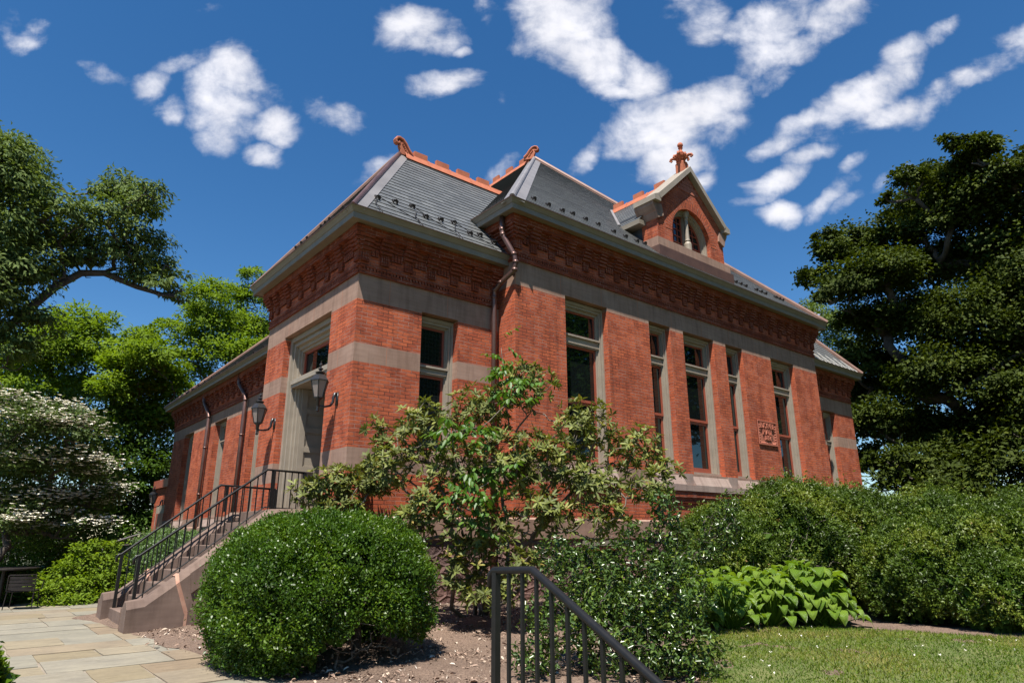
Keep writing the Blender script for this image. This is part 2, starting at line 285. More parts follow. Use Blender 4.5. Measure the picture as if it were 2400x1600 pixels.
# ------------------------------------------------------------------ mesh helpers
class MB:
    def __init__(s): s.v = []; s.f = []; s.uv = None
    def add(s, v, f):
        o = len(s.v); s.v += [tuple(map(float, p)) for p in v]; s.f += [tuple(i+o for i in q) for q in f]; return s
    def box(s, F, u0, u1, n0, n1, z0, z1):
        O, U, Nn = F
        P = [O+U*u+Nn*n+np.array([0, 0, z]) for z in (z0, z1) for n in (n0, n1) for u in (u0, u1)]
        return s.add(P, [(0, 1, 5, 4), (2, 6, 7, 3), (0, 4, 6, 2), (1, 3, 7, 5), (4, 5, 7, 6), (0, 2, 3, 1)])
    def abox(s, x0, x1, y0, y1, z0, z1): return s.box(WF, x0, x1, y0, y1, z0, z1)
    def prism(s, pts, axis_vec, ):           # polygon extruded along a vector
        n = len(pts); a = np.array(axis_vec, float); P = [np.array(p, float) for p in pts]
        return s.add(P+[p+a for p in P], [tuple(range(n))[::-1], tuple(range(n, 2*n))]+[(i, (i+1) % n, n+(i+1) % n, n+i) for i in range(n)])
    def tube(s, pts, r, k=8, cap=True):
        P = [np.array(p, float) for p in pts]; n = len(P); rs = r if hasattr(r, '__len__') else [r]*n
        V = []; ref = None
        for i in range(n):
            d = P[min(i+1, n-1)]-P[max(i-1, 0)]; d = d/(np.linalg.norm(d)+1e-9)
            if ref is None: ref = np.array([0, 0, 1.]) if abs(d[2]) < .8 else np.array([1., 0, 0])
            a = np.cross(d, ref); a /= np.linalg.norm(a)+1e-9; b = np.cross(a, d); ref = b
            V += [P[i]+rs[i]*(math.cos(2*math.pi*j/k)*a+math.sin(2*math.pi*j/k)*b) for j in range(k)]
        Fc = [(i*k+j, i*k+(j+1) % k, (i+1)*k+(j+1) % k, (i+1)*k+j) for i in range(n-1) for j in range(k)]
        if cap: Fc += [tuple(range(k))[::-1], tuple(range((n-1)*k, n*k))]
        return s.add(V, Fc)
    def lathe(s, c, prof, k=16, ang=0.0):    # prof: (radius, z)
        c = np.array(c, float); n = len(prof)
        V = [c+np.array([r*math.cos(ang+2*math.pi*j/k), r*math.sin(ang+2*math.pi*j/k), z]) for r, z in prof for j in range(k)]
        Fc = [(i*k+j, i*k+(j+1) % k, (i+1)*k+(j+1) % k, (i+1)*k+j) for i in range(n-1) for j in range(k)]
        Fc += [tuple(range(k))[::-1], tuple(range((n-1)*k, n*k))]
        return s.add(V, Fc)
    def build(s, name, m, parent=None, smooth=False, uvf=None, bevel=0):
        V = np.array(s.v); off = np.array(parent['_w']) if parent is not None else np.zeros(3)
        me = bpy.data.meshes.new(name); me.from_pydata((V-off).tolist(), [], s.f); me.materials.append(m)
        ul = me.uv_layers.new(name='UVMap'); uv = np.zeros((len(me.loops), 2)); k = 0
        for f in s.f:
            p = V[list(f)]
            if uvf is not None: q = np.array([uvf(x) for x in p])
            else:
                nn = np.cross(p[1]-p[0], p[2]-p[0]); a = np.abs(nn)
                if a[2] > .75*np.linalg.norm(nn): q = p[:, :2]
                elif a[0] > a[1]: q = p[:, [1, 2]]
                else: q = p[:, [0, 2]]
            uv[k:k+len(f)] = q; k += len(f)
        ul.data.foreach_set('uv', uv.ravel())
        if smooth: me.polygons.foreach_set('use_smooth', [True]*len(me.polygons))
        o = bpy.data.objects.new(name, me); C.objects.link(o)
        if parent is not None: o.parent = parent
        o['_w'] = [float(x) for x in off]
        if bevel:
            b = o.modifiers.new('bevel', 'BEVEL'); b.width = bevel; b.segments = 2; b.limit_method = 'ANGLE'
        return o
V3 = lambda *a: np.array(a, float)
WF = (V3(0, 0, 0), V3(1, 0, 0), V3(0, 1, 0))
def tag(o, label=None, cat=None, group=None, kind=None):
    for k, v in (('label', label), ('category', cat), ('group', group), ('kind', kind)):
        if v: o[k] = v
    return o
def thing(name, loc, label, cat, group=None):
    o = bpy.data.objects.new(name, None); C.objects.link(o); o.location = tuple(map(float, loc)); o['_w'] = [float(x) for x in loc]
    o.empty_display_size = .3
    return tag(o, label, cat, group)
def copy_thing(o, loc, label, rz=0, scale=None):
    def cp(src, par):
        c = src.copy(); C.objects.link(c)
        if par: c.parent = par
        for ch in list(src.children): cp(ch, c)
        return c
    c = cp(o, None); c.location = tuple(map(float, loc)); c.rotation_euler = (0, 0, rz)
    if scale: c.scale = (scale,)*3 if not hasattr(scale, '__len__') else scale
    c['label'] = label; return c

def fastmesh(name, verts, nper, quads, m, var, parent=None, uv=None):
    """verts (N,nper,3); quads per unit list of 4-tuples"""
    Nn = len(verts); V = verts.reshape(-1, 3).copy()
    if parent is not None: V -= np.array(parent['_w'])
    q = np.array(quads); nq = len(q)
    idx = (q[None]+(np.arange(Nn)*nper)[:, None, None]).reshape(-1)
    me = bpy.data.meshes.new(name); me.vertices.add(len(V)); me.vertices.foreach_set('co', V.ravel())
    me.loops.add(len(idx)); me.loops.foreach_set('vertex_index', idx.astype(np.int32))
    me.polygons.add(Nn*nq); me.polygons.foreach_set('loop_start', (np.arange(Nn*nq)*4).astype(np.int32))
    me.update(calc_edges=True)
    at = me.attributes.new('var', 'FLOAT', 'FACE'); at.data.foreach_set('value', np.repeat(np.clip(var, 0, 1), nq).astype(np.float32))
    if uv is not None:
        ul = me.uv_layers.new(name='UVMap'); ul.data.foreach_set('uv', np.tile(np.array(uv)[q.reshape(-1)], (Nn, 1)).ravel())
    me.materials.append(m)
    o = bpy.data.objects.new(name, me); C.objects.link(o); o['_w'] = [float(x) for x in (parent['_w'] if parent is not None else (0, 0, 0))]
    if parent is not None: o.parent = parent
    return o
def unit(a): return a/(np.linalg.norm(a, axis=-1, keepdims=True)+1e-9)
def leaves(name, P, D, Hn, Ln, Wd, m, parent=None, shape='r', fold=.25, var=None, droop=0):
    n = len(P); D = unit(D); side = unit(np.cross(D, Hn)); nr = np.cross(side, D)
    Ln = np.broadcast_to(np.asarray(Ln, float), (n,))[:, None]; Wd = np.broadcast_to(np.asarray(Wd, float), (n,))[:, None]
    if var is None: var = rng.random(n)
    tip = P+D*Ln-nr*Ln*droop
    if shape == 'r':
        v = np.stack([P, P+D*Ln*.5+side*Wd*.5+nr*Wd*fold, tip, P+D*Ln*.5-side*Wd*.5+nr*Wd*fold], 1); return fastmesh(name, v, 4, [(0, 1, 2, 3)], m, var, parent)
    a, b = (.3, .72)
    f = lambda t: P+D*Ln*t-nr*Ln*droop*t*t
    v = np.stack([P, f(a)+side*Wd*.42+nr*Wd*fold, f(b)+side*Wd*.45+nr*Wd*fold, tip, f(b)-side*Wd*.45+nr*Wd*fold, f(a)-side*Wd*.42+nr*Wd*fold], 1)
    return fastmesh(name, v, 6, [(0, 1, 2, 3), (0, 3, 4, 5)], m, var, parent)
def rdir(n, r=None):
    r = r or rng; return unit(r.normal(size=(n, 3)))

def skeleton(name, base, targets, m, parent, r_tip=.012, expo=.48, trunk=None, sag=.0, k=6, wob=.12, rmax=1.0):
    """limbs that grow from the base to every target, joining the nearest limb already there"""
    base = np.array(base, float); nodes = [base]; par = [-1]
    if trunk is not None:
        for p in trunk: nodes.append(np.array(p, float)); par.append(len(nodes)-2)
    T = np.array(targets, float); dist = np.linalg.norm(T-base, axis=1); order = np.argsort(dist); tips = []
    for ti in order:
        t = T[ti]; A = np.array(nodes); d = np.linalg.norm(A-t, axis=1); db = np.linalg.norm(A-base, axis=1)
        cost = d+np.where(A[:, 2] > t[2]+.1, .8*d, 0)+.12*db; i = int(np.argmin(cost)); a = A[i]; ln = np.linalg.norm(t-a)
        ns = 4 if ln > .5 else 3; prev = i
        for j in range(1, ns+1):
            s = j/ns; p = a+(t-a)*s
            if j < ns: p = p+rng.normal(size=3)*wob*ln*.5*math.sin(math.pi*s)+np.array([0, 0, sag*ln*math.sin(math.pi*s)])
            nodes.append(p); par.append(prev); prev = len(nodes)-1
        tips.append(prev)
    n = len(nodes); w = np.zeros(n); ch = [[] for _ in range(n)]
    for i, p in enumerate(par):
        if p >= 0: ch[p].append(i)
    for i in range(n-1, -1, -1):
        w[i] = max(1, sum(w[c] for c in ch[i])) if ch[i] else 1
    rad = np.minimum(r_tip*w**expo, rmax); mb = MB()
    start = [(0, None)]
    stack = [0]; chains = []
    def run(i, p):
        chain = [] if p is None else [p]; chain.append(i)
        while ch[i]:
            cs = sorted(ch[i], key=lambda c: -w[c])
            for c in cs[1:]: stack2.append((c, i))
            i = cs[0]; chain.append(i)
        chains.append(chain)
    stack2 = [(0, None)]
    while stack2: run(*stack2.pop())
    for c in chains:
        if len(c) < 2: continue
        rr = [min(rad[i], rad[c[1]]*1.05) if j == 0 and c[0] != 0 else rad[i] for j, i in enumerate(c)]
        if c[0] == 0: rr[0] *= 1.35
        rr[-1] *= .5
        mb.tube([nodes[i] for i in c], rr, k)
    return mb.build(name, m, parent, smooth=True)

# ------------------------------------------------------------------ terrain
GZ = .5
def sstep(a, b, x): t = np.clip((x-a)/(b-a), 0, 1); return t*t*(3-2*t)
def ground_z(x, y):
    x = np.asarray(x, float); y = np.asarray(y, float)
    z = GZ-.03+.15*sstep(-3.6, -.4, y)*sstep(-2.2, .3, x)
    drop_path = sstep(-7.25, -8.2, y)*(1-sstep(-2.25, -1.2, x))
    drop_lawn = sstep(-8.6, -10.5, y)*sstep(-2.25, -1.2, x)
    return z-.5*np.maximum(drop_path, drop_lawn)
def grid(name, xs, ys, zf, m, kind='structure', noise_amp=0):
    X, Y = np.meshgrid(xs, ys, indexing='ij'); Z = zf(X, Y)+noise_amp*rng.normal(size=X.shape)
    mb = MB(); nx, ny = len(xs), len(ys)
    mb.add(np.stack([X, Y, Z], -1).reshape(-1, 3), [(i*ny+j, (i+1)*ny+j, (i+1)*ny+j+1, i*ny+j+1) for i in range(nx-1) for j in range(ny-1)])
    o = mb.build(name, m, smooth=True); o['kind'] = kind; return o
M_GROUND = simple('ground_soil', (.03, .038, .014), (.065, .07, .03), .8, .95, .4, .03)
xs = np.concatenate([[-300, -120, -50, -25], np.arange(-13, 13.01, .5), [20, 35, 70, 160, 300]])
ys = np.concatenate([[-150, -60, -30], np.arange(-16, 14.01, .5), [22, 35, 60, 120, 300]])
grid('ground', xs, ys, lambda x, y: ground_z(x, y)-.03, M_GROUND)
def mulch_mat():
    m, t, b = mat('bark_mulch'); o = texc(t)
    n1 = noise(t, 55, 5, o, .7); n2 = noise(t, 1.3, 4, o)
    c = ramp(t, n1, [(.3, (.045, .028, .02)), (.48, (.17, .112, .08)), (.7, (.31, .225, .165))])
    L(t, mix(t, .5, c, ramp(t, n2, [(.3, (.6, .57, .55)), (.7, (1.25, 1.2, 1.15))]), 'MULTIPLY'), b.inputs['Base Color']); b.inputs['Roughness'].default_value = .95
    bump(t, b, n1, .9, .03); return m
M_MULCH = mulch_mat()
XB = np.array([(-9, -2.2), (-7.2, -2.2), (-3, -2.1), (-1.3, -2.3), (-.5, -2.45), (.9, -2.5), (3.3, -2.8), (3.7, -2.95), (4.6, -2.2), (7, -1.6), (11, -1.2)])
def xbed(y): return np.interp(y, XB[:, 0], XB[:, 1])
ysb = np.arange(-9, 11.01, .2); mb = MB(); nxs = 40
Pm = []
for y in ysb:
    x0 = xbed(y)+.03*math.sin(y*5.1)+.02*math.sin(y*13); 
    for i in range(nxs+1):
        x = x0+(9.5-x0)*(i/nxs)**1.5; e = min(1, (x-x0)/.3)
        Pm.append((x, y, float(ground_z(x, y))+.03+.03*e+.012*math.sin(x*4.3+y*2)*e+.008*rng.normal()*e))
mb.add(Pm, [(i*(nxs+1)+j, i*(nxs+1)+j+1, (i+1)*(nxs+1)+j+1, (i+1)*(nxs+1)+j) for i in range(len(ysb)-1) for j in range(nxs)])
o = mb.build('mulch_bed', M_MULCH, smooth=True); o['kind'] = 'structure'
LX = np.array([(-2.0, -8.2), (-1., -7.3), (.3, -6.25), (.95, -5.75), (2.0, -4.85), (2.9, -4.35), (3.6, -4.3), (4.7, -4.75), (5.3, -5.7), (5.6, -6.6), (6.0, -7.4), (8, -8.2), (14, -9)])
def ylawn(x): return np.interp(x, LX[:, 0], LX[:, 1])
def lawn_z(x, y): return ground_z(x, y)+.075
M_LAWN = simple('lawn_turf', (.06, .085, .016), (.13, .135, .04), 3, .95, .5, .02)
mb = MB(); Pm = []; xl = np.arange(-2, 14.01, .2); nj = 30
for x in xl:
    yt = ylawn(x)+.04*math.sin(x*6)
    for j in range(nj+1):
        y = yt+(-15-yt)*(j/nj)**1.5; Pm.append((x, y, float(lawn_z(x, y))-.06*max(0, 1-(yt-y)/.25)))
mb.add(Pm, [(i*(nj+1)+j, i*(nj+1)+j+1, (i+1)*(nj+1)+j+1, (i+1)*(nj+1)+j) for i in range(len(xl)-1) for j in range(nj)])
o = mb.build('lawn', M_LAWN, smooth=True); o['kind'] = 'structure'
n = 95000
gx_ = rng.uniform(.2, 8.2, n); gy_ = rng.uniform(-9.2, -4.2, n); k = gy_ < ylawn(gx_)-.02*rng.random(n); gx_, gy_ = gx_[k], gy_[k]; n = len(gx_)
pn = np.sin(gx_*1.9+np.sin(gy_*2.3))*np.cos(gy_*1.7+gx_*.6)
P = np.stack([gx_, gy_, lawn_z(gx_, gy_)-.012], 1); D = unit(rng.normal(size=(n, 3))*np.array([.55, .55, .1])+np.array([0, 0, .75]))
o = leaves('grass', P, D, rdir(n), rng.uniform(.025, .06, n)*(1+.25*pn), rng.uniform(.006, .011, n), LF_GRA, shape='r', fold=.2, var=np.clip(.48+.36*pn+.2*rng.normal(size=n), 0, 1), droop=.25); o['kind'] = 'stuff'
# clover heads in the lawn
n = 90; cx_ = rng.uniform(1., 7, n); cy_ = rng.uniform(-8.3, -4.5, n); k = (cy_ < ylawn(cx_)-.1) & (rng.random(n) < .35+.65*(np.sin(cx_*2.1+cy_) > .2)); cx_, cy_ = cx_[k], cy_[k]; n = len(cx_)
P = np.repeat(np.stack([cx_, cy_, lawn_z(cx_, cy_)+.035], 1), 5, 0); P += rng.normal(size=P.shape)*.004
o = leaves('clover_flowers', P, rdir(len(P)), rdir(len(P)), .016, .012, LF_FLO, shape='r'); o['kind'] = 'stuff'
# loose bark chips
n = 60000; x = rng.uniform(-2.7, 4.5, n); y = rng.uniform(-7.2, 1.0, n); k = (x > xbed(y)-.03) & (y > ylawn(x)-.05); x, y = x[k], y[k]; n = len(x)
P = np.stack([x, y, ground_z(x, y)+.045+rng.random(n)*.012-.03*(x-xbed(y) < .25)], 1); D = rdir(n)*np.array([1, 1, .4])
o = leaves('bark_chips', P, D, rdir(n)*np.array([.7, .7, .1])+np.array([0, 0, 1]), rng.uniform(.014, .06, n), rng.uniform(.007, .02, n), LF_CHP, shape='r', fold=.1); o['kind'] = 'stuff'

n = 1500; x = rng.uniform(-2.6, 3.5, n); y = rng.uniform(-7, .9, n); k = (x > xbed(y)-.2) & (y > ylawn(x)-.2); x, y = x[k], y[k]; n = len(x)
P = np.stack([x, y, ground_z(x, y)+.06+rng.random(n)*.015], 1)
o = leaves('leaf_litter', P, rdir(n)*np.array([1, 1, .3]), rdir(n)*np.array([.6, .6, 0])+np.array([0, 0, 1]), rng.uniform(.04, .09, n), rng.uniform(.018, .035, n), LF_CHP, shape='e', fold=.35, droop=.2, var=rng.uniform(.55, 1, n)); o['kind'] = 'stuff'
# flagstones
def paving():
    m, t, b = mat('flagstone'); a = N(t, 'ShaderNodeAttribute', attribute_name='var'); o = texc(t)
    base = ramp(t, a.outputs['Fac'], [(0, (.215, .175, .112)), (.28, (.25, .21, .145)), (.5, (.205, .19, .15)), (.72, (.235, .215, .17)), (.9, (.215, .162, .108)), (1, (.255, .225, .165))])
    base = mix(t, .6, base, ramp(t, noise(t, 2.2, 8, o, .62), [(.3, (.72, .72, .74)), (.7, (1.18, 1.16, 1.1))]), 'MULTIPLY')
    stv = N(t, 'ShaderNodeMapping'); stv.inputs['Scale'].default_value = (1.2, 7, 1); stv.inputs['Rotation'].default_value = (0, 0, R(20)); L(t, o, stv.inputs['Vector']); base = mix(t, .5, base, ramp(t, noise(t, 2.5, 7, stv.outputs[0], .65), [(.32, (.68, .66, .62)), (.5, (1, 1, 1)), (.7, (1.15, 1.14, 1.1))]), 'MULTIPLY')
    L(t, mix(t, .35, base, ramp(t, noise(t, 16, 4, o), [(.3, (.75, .75, .75)), (.7, (1.15, 1.15, 1.15))]), 'MULTIPLY'), b.inputs['Base Color']); b.inputs['Roughness'].default_value = .8; b.inputs['Specular IOR Level'].default_value = .3
    bump(t, b, noise(t, 7, 7, o, .65), .5, .015)
    cells = []
    def split(x0, x1, y0, y1, d=0):
        w, h = x1-x0, y1-y0
        if max(w, h) < 1.35 and (max(w, h) < .95 or random.random() < .5) or min(w, h) < .38: cells.append((x0, x1, y0, y1)); return
        s = random.uniform(.34, .66)
        if w > h*random.uniform(.75, 1.35): split(x0, x0+w*s, y0, y1); split(x0+w*s, x1, y0, y1)
        else: split(x0, x1, y0, y0+h*s); split(x0, x1, y0+h*s, y1)
    for yy in np.arange(-7.2, 9.6, 1.4):
        split(-10.5, -1.2, yy, yy+1.4)
    mb = MB(); var = []
    ca, sa = math.cos(R(7)), math.sin(R(7))
    for (x0, x1, y0, y1) in cells:
        g = .009; z = GZ-.002+random.uniform(-.004, .005); tl = random.uniform(-.004, .004)
        q = []
        for (cx, cy) in ((x0+g, y0+g), ((x0+x1)/2, y0+g), (x1-g, y0+g), (x1-g, (y0+y1)/2), (x1-g, y1-g), ((x0+x1)/2, y1-g), (x0+g, y1-g), (x0+g, (y0+y1)/2)):
            q.append((cx+random.uniform(-.012, .012), cy+random.uniform(-.012, .012)))
        top = [(a, b_, z+tl*(a-x0)) for a, b_ in q]; bot = [(a, b_, z-.03) for a, b_ in q]
        if max(p[1] for p in top) < -7.1 or x0 > float(np.interp((y0+y1)/2, XB[:, 0], XB[:, 1]))+.15: continue
        mb.add(top+bot, [tuple(range(8))]+[(i, 8+i, 8+(i+1) % 8, (i+1) % 8) for i in range(8)]); var += [random.random()]*9
    o = mb.build('flagstone_paving', m); o['kind'] = 'structure'
    at = o.data.attributes.new('var', 'FLOAT', 'FACE'); at.data.foreach_set('value', var)
    mj = simple('paving_mortar', (.17, .135, .10), (.30, .255, .20), 5, .95, .4, .01)
    j = MB(); j.add([(-10.6, -7.2, GZ-.012), (-1.95, -7.2, GZ-.012), (-1.95, 9.7, GZ-.012), (-10.6, 9.7, GZ-.012)], [(0, 1, 2, 3)])
    j = j.build('paving_bed', mj); j['kind'] = 'structure'
paving()

# ------------------------------------------------------------------ the brick hall
X1, D_, LM, X2, X3, WP, EW, WE = 3.088, .53, 12.139, 15.227, 18.572, 4.309, .996, 16.457
Hall = thing('brick_hall', (8, 6, .5), 'red brick hall with brownstone bands, slate hip roofs and an arched dormer', 'building')
FS = (V3(0, 0, 0), V3(1, 0, 0), V3(0, -1, 0))       # face towards -y at y=0
FMN = (V3(0, -D_, 0), V3(1, 0, 0), V3(0, -1, 0))    # main front
FW_ = (V3(0, 0, 0), V3(0, 1, 0), V3(-1, 0, 0))      # face towards -x at x=0
FWG = (V3(EW, 0, 0), V3(0, 1, 0), V3(-1, 0, 0))     # wing face
brickM, stoneM = {}, {}
def wall(F, u0, u1, z0, z1, holes, bands, key, dep=.5):
    b = brickM.setdefault(key, MB()); O, U, Nn = F
    def band(z, u):
        i = [n for n, (a, c) in enumerate(bands) if a < z < c][0]; seg = sum(1 for h in holes if h[2] < bands[i][0] and h[3] > bands[i][1] and u > (h[0]+h[1])/2); return stoneM.setdefault((key, i, seg), MB())
    P = lambda u, n, z: O+U*u+Nn*n+V3(0, 0, z)
    us = sorted({u0, u1, *[h[0] for h in holes], *[h[1] for h in holes]}); zs = sorted({z0, z1, *[h[2] for h in holes], *[h[3] for h in holes], *[x for q in bands for x in q]})
    inb = lambda z: any(a < z < c for a, c in bands)
    for i in range(len(us)-1):
        for j in range(len(zs)-1):
            um, zm = (us[i]+us[i+1])/2, (zs[j]+zs[j+1])/2
            if zm > z1 or zm < z0 or any(h[0] < um < h[1] and h[2] < zm < h[3] for h in holes): continue
            (band(zm, um) if inb(zm) else b).add([P(us[i], 0, zs[j]), P(us[i+1], 0, zs[j]), P(us[i+1], 0, zs[j+1]), P(us[i], 0, zs[j+1])], [(0, 1, 2, 3)])
    for h in holes:
        zz = [z for z in zs if h[2] <= z <= h[3]]
        for j in range(len(zz)-1):
            zc = (zz[j]+zz[j+1])/2
            for u, du in ((h[0], -.01), (h[1], .01)): (band(zc, u+du) if inb(zc) else b).add([P(u, 0, zz[j]), P(u, -dep, zz[j]), P(u, -dep, zz[j+1]), P(u, 0, zz[j+1])], [(0, 1, 2, 3)])
        (band(h[3]+.01, h[0]) if inb(h[3]+.01) else b).add([P(h[0], 0, h[3]), P(h[1], 0, h[3]), P(h[1], -dep, h[3]), P(h[0], -dep, h[3])], [(0, 1, 2, 3)])
        b.add([P(h[0], 0, h[2]), P(h[1], 0, h[2]), P(h[1], -dep, h[2]), P(h[0], -dep, h[2])], [(0, 1, 2, 3)])
PB = [(5.70, 6.167), (4.59, 4.92), (2.78, 3.16)]; MBD = [(6.56, 7.074), (2.75, 3.14)]; WB = [(5.05, 5.42), (2.05, 2.3)]
wall(FS, 0, X1, 2.0, 7.05, [(1.298, 2.109, 3.16, 5.73)], PB, 'p')
wall(FW_, 0, WP, 2.0, 7.05, [(1.03, 3.29, 2.2, 5.75)], PB, 'q', .34)
brickM['q'].abox(0.01, EW, WP-.3, WP, .3, 7.04)
WINS = [(4.456, 5.748), (7.185, 7.986), (8.50, 9.79), (10.33, 11.13), (12.57, 13.86)]
wall(FMN, X1, X2, 2.0, 8.04, [(a, b, 3.14, 6.64) for a, b in WINS], MBD, 'm')
wall((V3(X1, 0, 0), V3(0, 1, 0), V3(-1, 0, 0)), -D_, .05, 2.0, 8.04, [], MBD, 'm')
brickM['m'].add([(X1, .05, 6), (X1, 20, 6), (X1, 20, 8.04), (X1, .05, 8.04)], [(0, 1, 2, 3)])
brickM['m'].add([(X2, -D_, .3), (X2, 20, .3), (X2, 20, 8.04), (X2, -D_, 8.04)], [(0, 1, 2, 3)])
brickM['m'].add([(X1, 20, .3), (X2, 20, .3), (X2, 20, 8.04), (X1, 20, 8.04)], [(0, 1, 2, 3)])
WWIN = [(6.95, 8.13), (10.24, 11.43), (13.75, 14.93)]
wall(FWG, WP, WE, 1.9, 6.23, [(a, b, 2.3, 5.13) for a, b in WWIN], WB, 'w')
brickM['w'].add([(EW, WE, .3), (5, WE, .3), (5, WE, 6.23), (EW, WE, 6.23)], [(0, 1, 2, 3)])
wall(FS, X2, X3, 2.0, 7.0, [(16.45, 17.26, 3.1, 5.66)], [(5.64, 6.10), (4.53, 4.86), (2.75, 3.1)], 'r')
brickM['r'].add([(X3, 0, .3), (X3, 4.3, .3), (X3, 4.3, 7.0), (X3, 0, 7.0)], [(0, 1, 2, 3)])
for k in 'pqmwr':
    brickM[k].build('brick_wall', MB_BRICK, Hall)
for q in stoneM.values(): q.build('stone_band', M_STONE, Hall)
# water table and rubble plinth
def sweep(path, prof, mb, closed=False):
    """path of plan points (wall line, outside on the right hand side when walking), profile (offset, z)"""
    P = [np.array(p, float) for p in path]; n = len(P); offs = []
    for i in range(n):
        d1 = P[i]-P[i-1] if i > 0 else P[1]-P[0]; d2 = P[i+1]-P[i] if i < n-1 else P[i]-P[i-1]
        d1 = d1/np.linalg.norm(d1); d2 = d2/np.linalg.norm(d2); n1 = np.array([d1[1], -d1[0]]); n2 = np.array([d2[1], -d2[0]])
        b = n1+n2; b = b/np.linalg.norm(b); offs.append(b/max(.3, b@n1))
    V = [(*(P[i]+offs[i]*o), z) for i in range(n) for o, z in prof]; k = len(prof)
    mb.add(V, [(i*k+j, (i+1)*k+j, (i+1)*k+j+1, i*k+j+1) for i in range(n-1) for j in range(k-1)])
PATH_MAIN = [(X1, 19), (X1, -D_), (X2, -D_), (X2, 19)]
PATH_PAV = [(EW, WP), (0, WP), (0, 0), (X1, 0)]
PATH_WING = [(6, WE), (EW, WE), (EW, WP)]
PATH_RP = [(X2, 0), (X3, 0), (X3, 5)]
# the outside must lie to the right of the walk: (0,WP)->(0,0) walks -y, its right is -x
for path, zt in ((PATH_PAV, 2.09), ([(X1, .1), (X1, -D_), (X2, -D_), (X2, .1)], 2.09), (PATH_WING, 2.06), (PATH_RP, 2.06)):
    m1 = MB(); sweep(path, [(0, zt), (.05, zt-.035), (.05, zt-.37), (.015, zt-.385)], m1); m1.build('water_table', M_STONE, Hall)
    m2 = MB(); sweep(path, [(.016, zt-.38), (.016, .3)], m2); m2.build('rubble_plinth', M_RUBBLE, Hall)

# eaves, gutters, corbelled friezes
def eave(path, zf, zg, o=.344):
    h = zg-zf
    m = MB(); sweep(path, [(0, zf+.03), (.05, zf+.03), (.06, zf+.015), (o-.03, zf+.02), (o-.03, zf), (o, zf), (o, zf+h*.52), (o+.012, zf+h*.54), (o+.03, zf+h*.7), (o+.06, zf+h*.9), (o+.07, zf+h), (o+.045, zf+h)], m)
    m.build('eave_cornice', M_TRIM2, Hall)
    g = MB(); sweep(path, [(o+.075, zf+h-.012), (o+.078, zf+h+.006), (o+.035, zf+h+.007), (o-.02, zf+h-.03), (o-.13, zf+h+.05)], g); g.build('gutter', M_COPDK, Hall)
eave(PATH_PAV, 7.0, 7.205); eave(PATH_MAIN, 7.99, 8.2); eave(PATH_WING+[(EW, WP-.2)], 6.19, 6.33); eave(PATH_RP, 6.94, 7.145)
def frieze(F, u0, u1, zb, zt, cents, corner0=False, corner1=False, q_=1.0):
    m = MB(); O, U, Nn = F; H = zt-zb; B = lambda a, b, n0, n1, z0, z1: m.box(F, a if a > u0 else u0-(u0-a)*q_, b if b < u1 else u1+(b-u1)*q_, n0, n1*q_, z0+(1-q_)*.05, z1-(1-q_)*.05)
    s = H/.83; ch = .0667*s
    e0 = u0-.175 if corner0 else u0; e1 = u1+.175 if corner1 else u1
    B(e0, e1, 0, .175, zt-2.2*ch, zt+.03)
    zt2 = zt-2.2*ch
    br = [(c-.115, c+.115) for c in cents]
    if corner0: br = [(u0-.16, u0+.19)]+br
    if corner1: br = br+[(u1-.19, u1+.16)]
    for a, b in br:
        for i in range(4):
            n = .16-.028*i; aa = a+(.028*i if corner0 and a < u0 else 0); bb = b-(.028*i if corner1 and b > u1 else 0)
            B(aa, bb, 0, n-.05, zt2-(i+1)*ch, zt2-i*ch); B(aa-.004, bb+.004, 0, n, zt2-(i+1)*ch+.024, zt2-i*ch-.001)
        zz = zt2-4*ch; a2, b2 = max(a+.03, u0-.03), min(b-.03, u1+.03)
        B(a2, b2, 0, .03, zz-2.4*ch, zz); w = (b2-a2)/4
        for q in range(4): B(a2+q*w+.006, a2+(q+1)*w-.006, 0, .046, zz-2.3*ch, zz-.01)
        B(a2, b2, 0, .05, zz-2.75*ch, zz-2.35*ch)
    ed = sorted(br)
    gaps = [(ed[i][1], ed[i+1][0]) for i in range(len(ed)-1)]
    if not corner0: gaps = [(u0, ed[0][0])]+gaps
    if not corner1: gaps = gaps+[(ed[-1][1], u1)]
    for a, b in gaps:
        if b-a < .06: continue
        for i in range(3):
            n = .085-.02*i; B(a+.01, b-.01, 0, n-.03, zt2-(i+1)*ch*.95, zt2-i*ch*.95); B(a+.01, b-.01, 0, n, zt2-(i+1)*ch*.95+.022, zt2-i*ch*.95)
        zz = zt2-3*ch*.95; k = max(2, int(round((b-a)/.072))); w = (b-a-.02)/k
        B(a+.01, b-.01, 0, .018, zz-2*ch, zz)
        for q in range(k): B(a+.01+q*w+.008, a+.01+(q+1)*w-.008, 0, .042, zz-2*ch, zz)
    # dog-tooth course
    za = zb+.075*s; k = int((u1-u0-.1)/.066); w = (u1-u0-.1)/k
    B(u0, u1, 0, .034, za+.05*s, za+.05*s+ch*.8); B(u0, u1, 0, .034, zb, za)
    for q in range(k): B(u0+.05+q*w+.014, u0+.05+(q+1)*w-.014, 0, .032, za, za+.05*s)
    m.build('corbelled_frieze', MB_BRICK_SHADE, Hall)
frieze(FS, 0, X1, 6.167, 7.01, [.47, .96, 1.47, 1.98, 2.49, 2.96], True)
frieze(FW_, 0, WP, 6.167, 7.01, [.70, 1.30, 1.94, 2.57, 3.21, 3.84], True, True, .965)
frieze(FMN, X1, X2, 7.074, 8.0, list(np.linspace(X1+.48, X2-.48, 23)), True, True)
frieze((V3(X1, 0, 0), V3(0, 1, 0), V3(-1, 0, 0)), -D_, .5, 7.074, 8.0, [.2], True, False, .965)
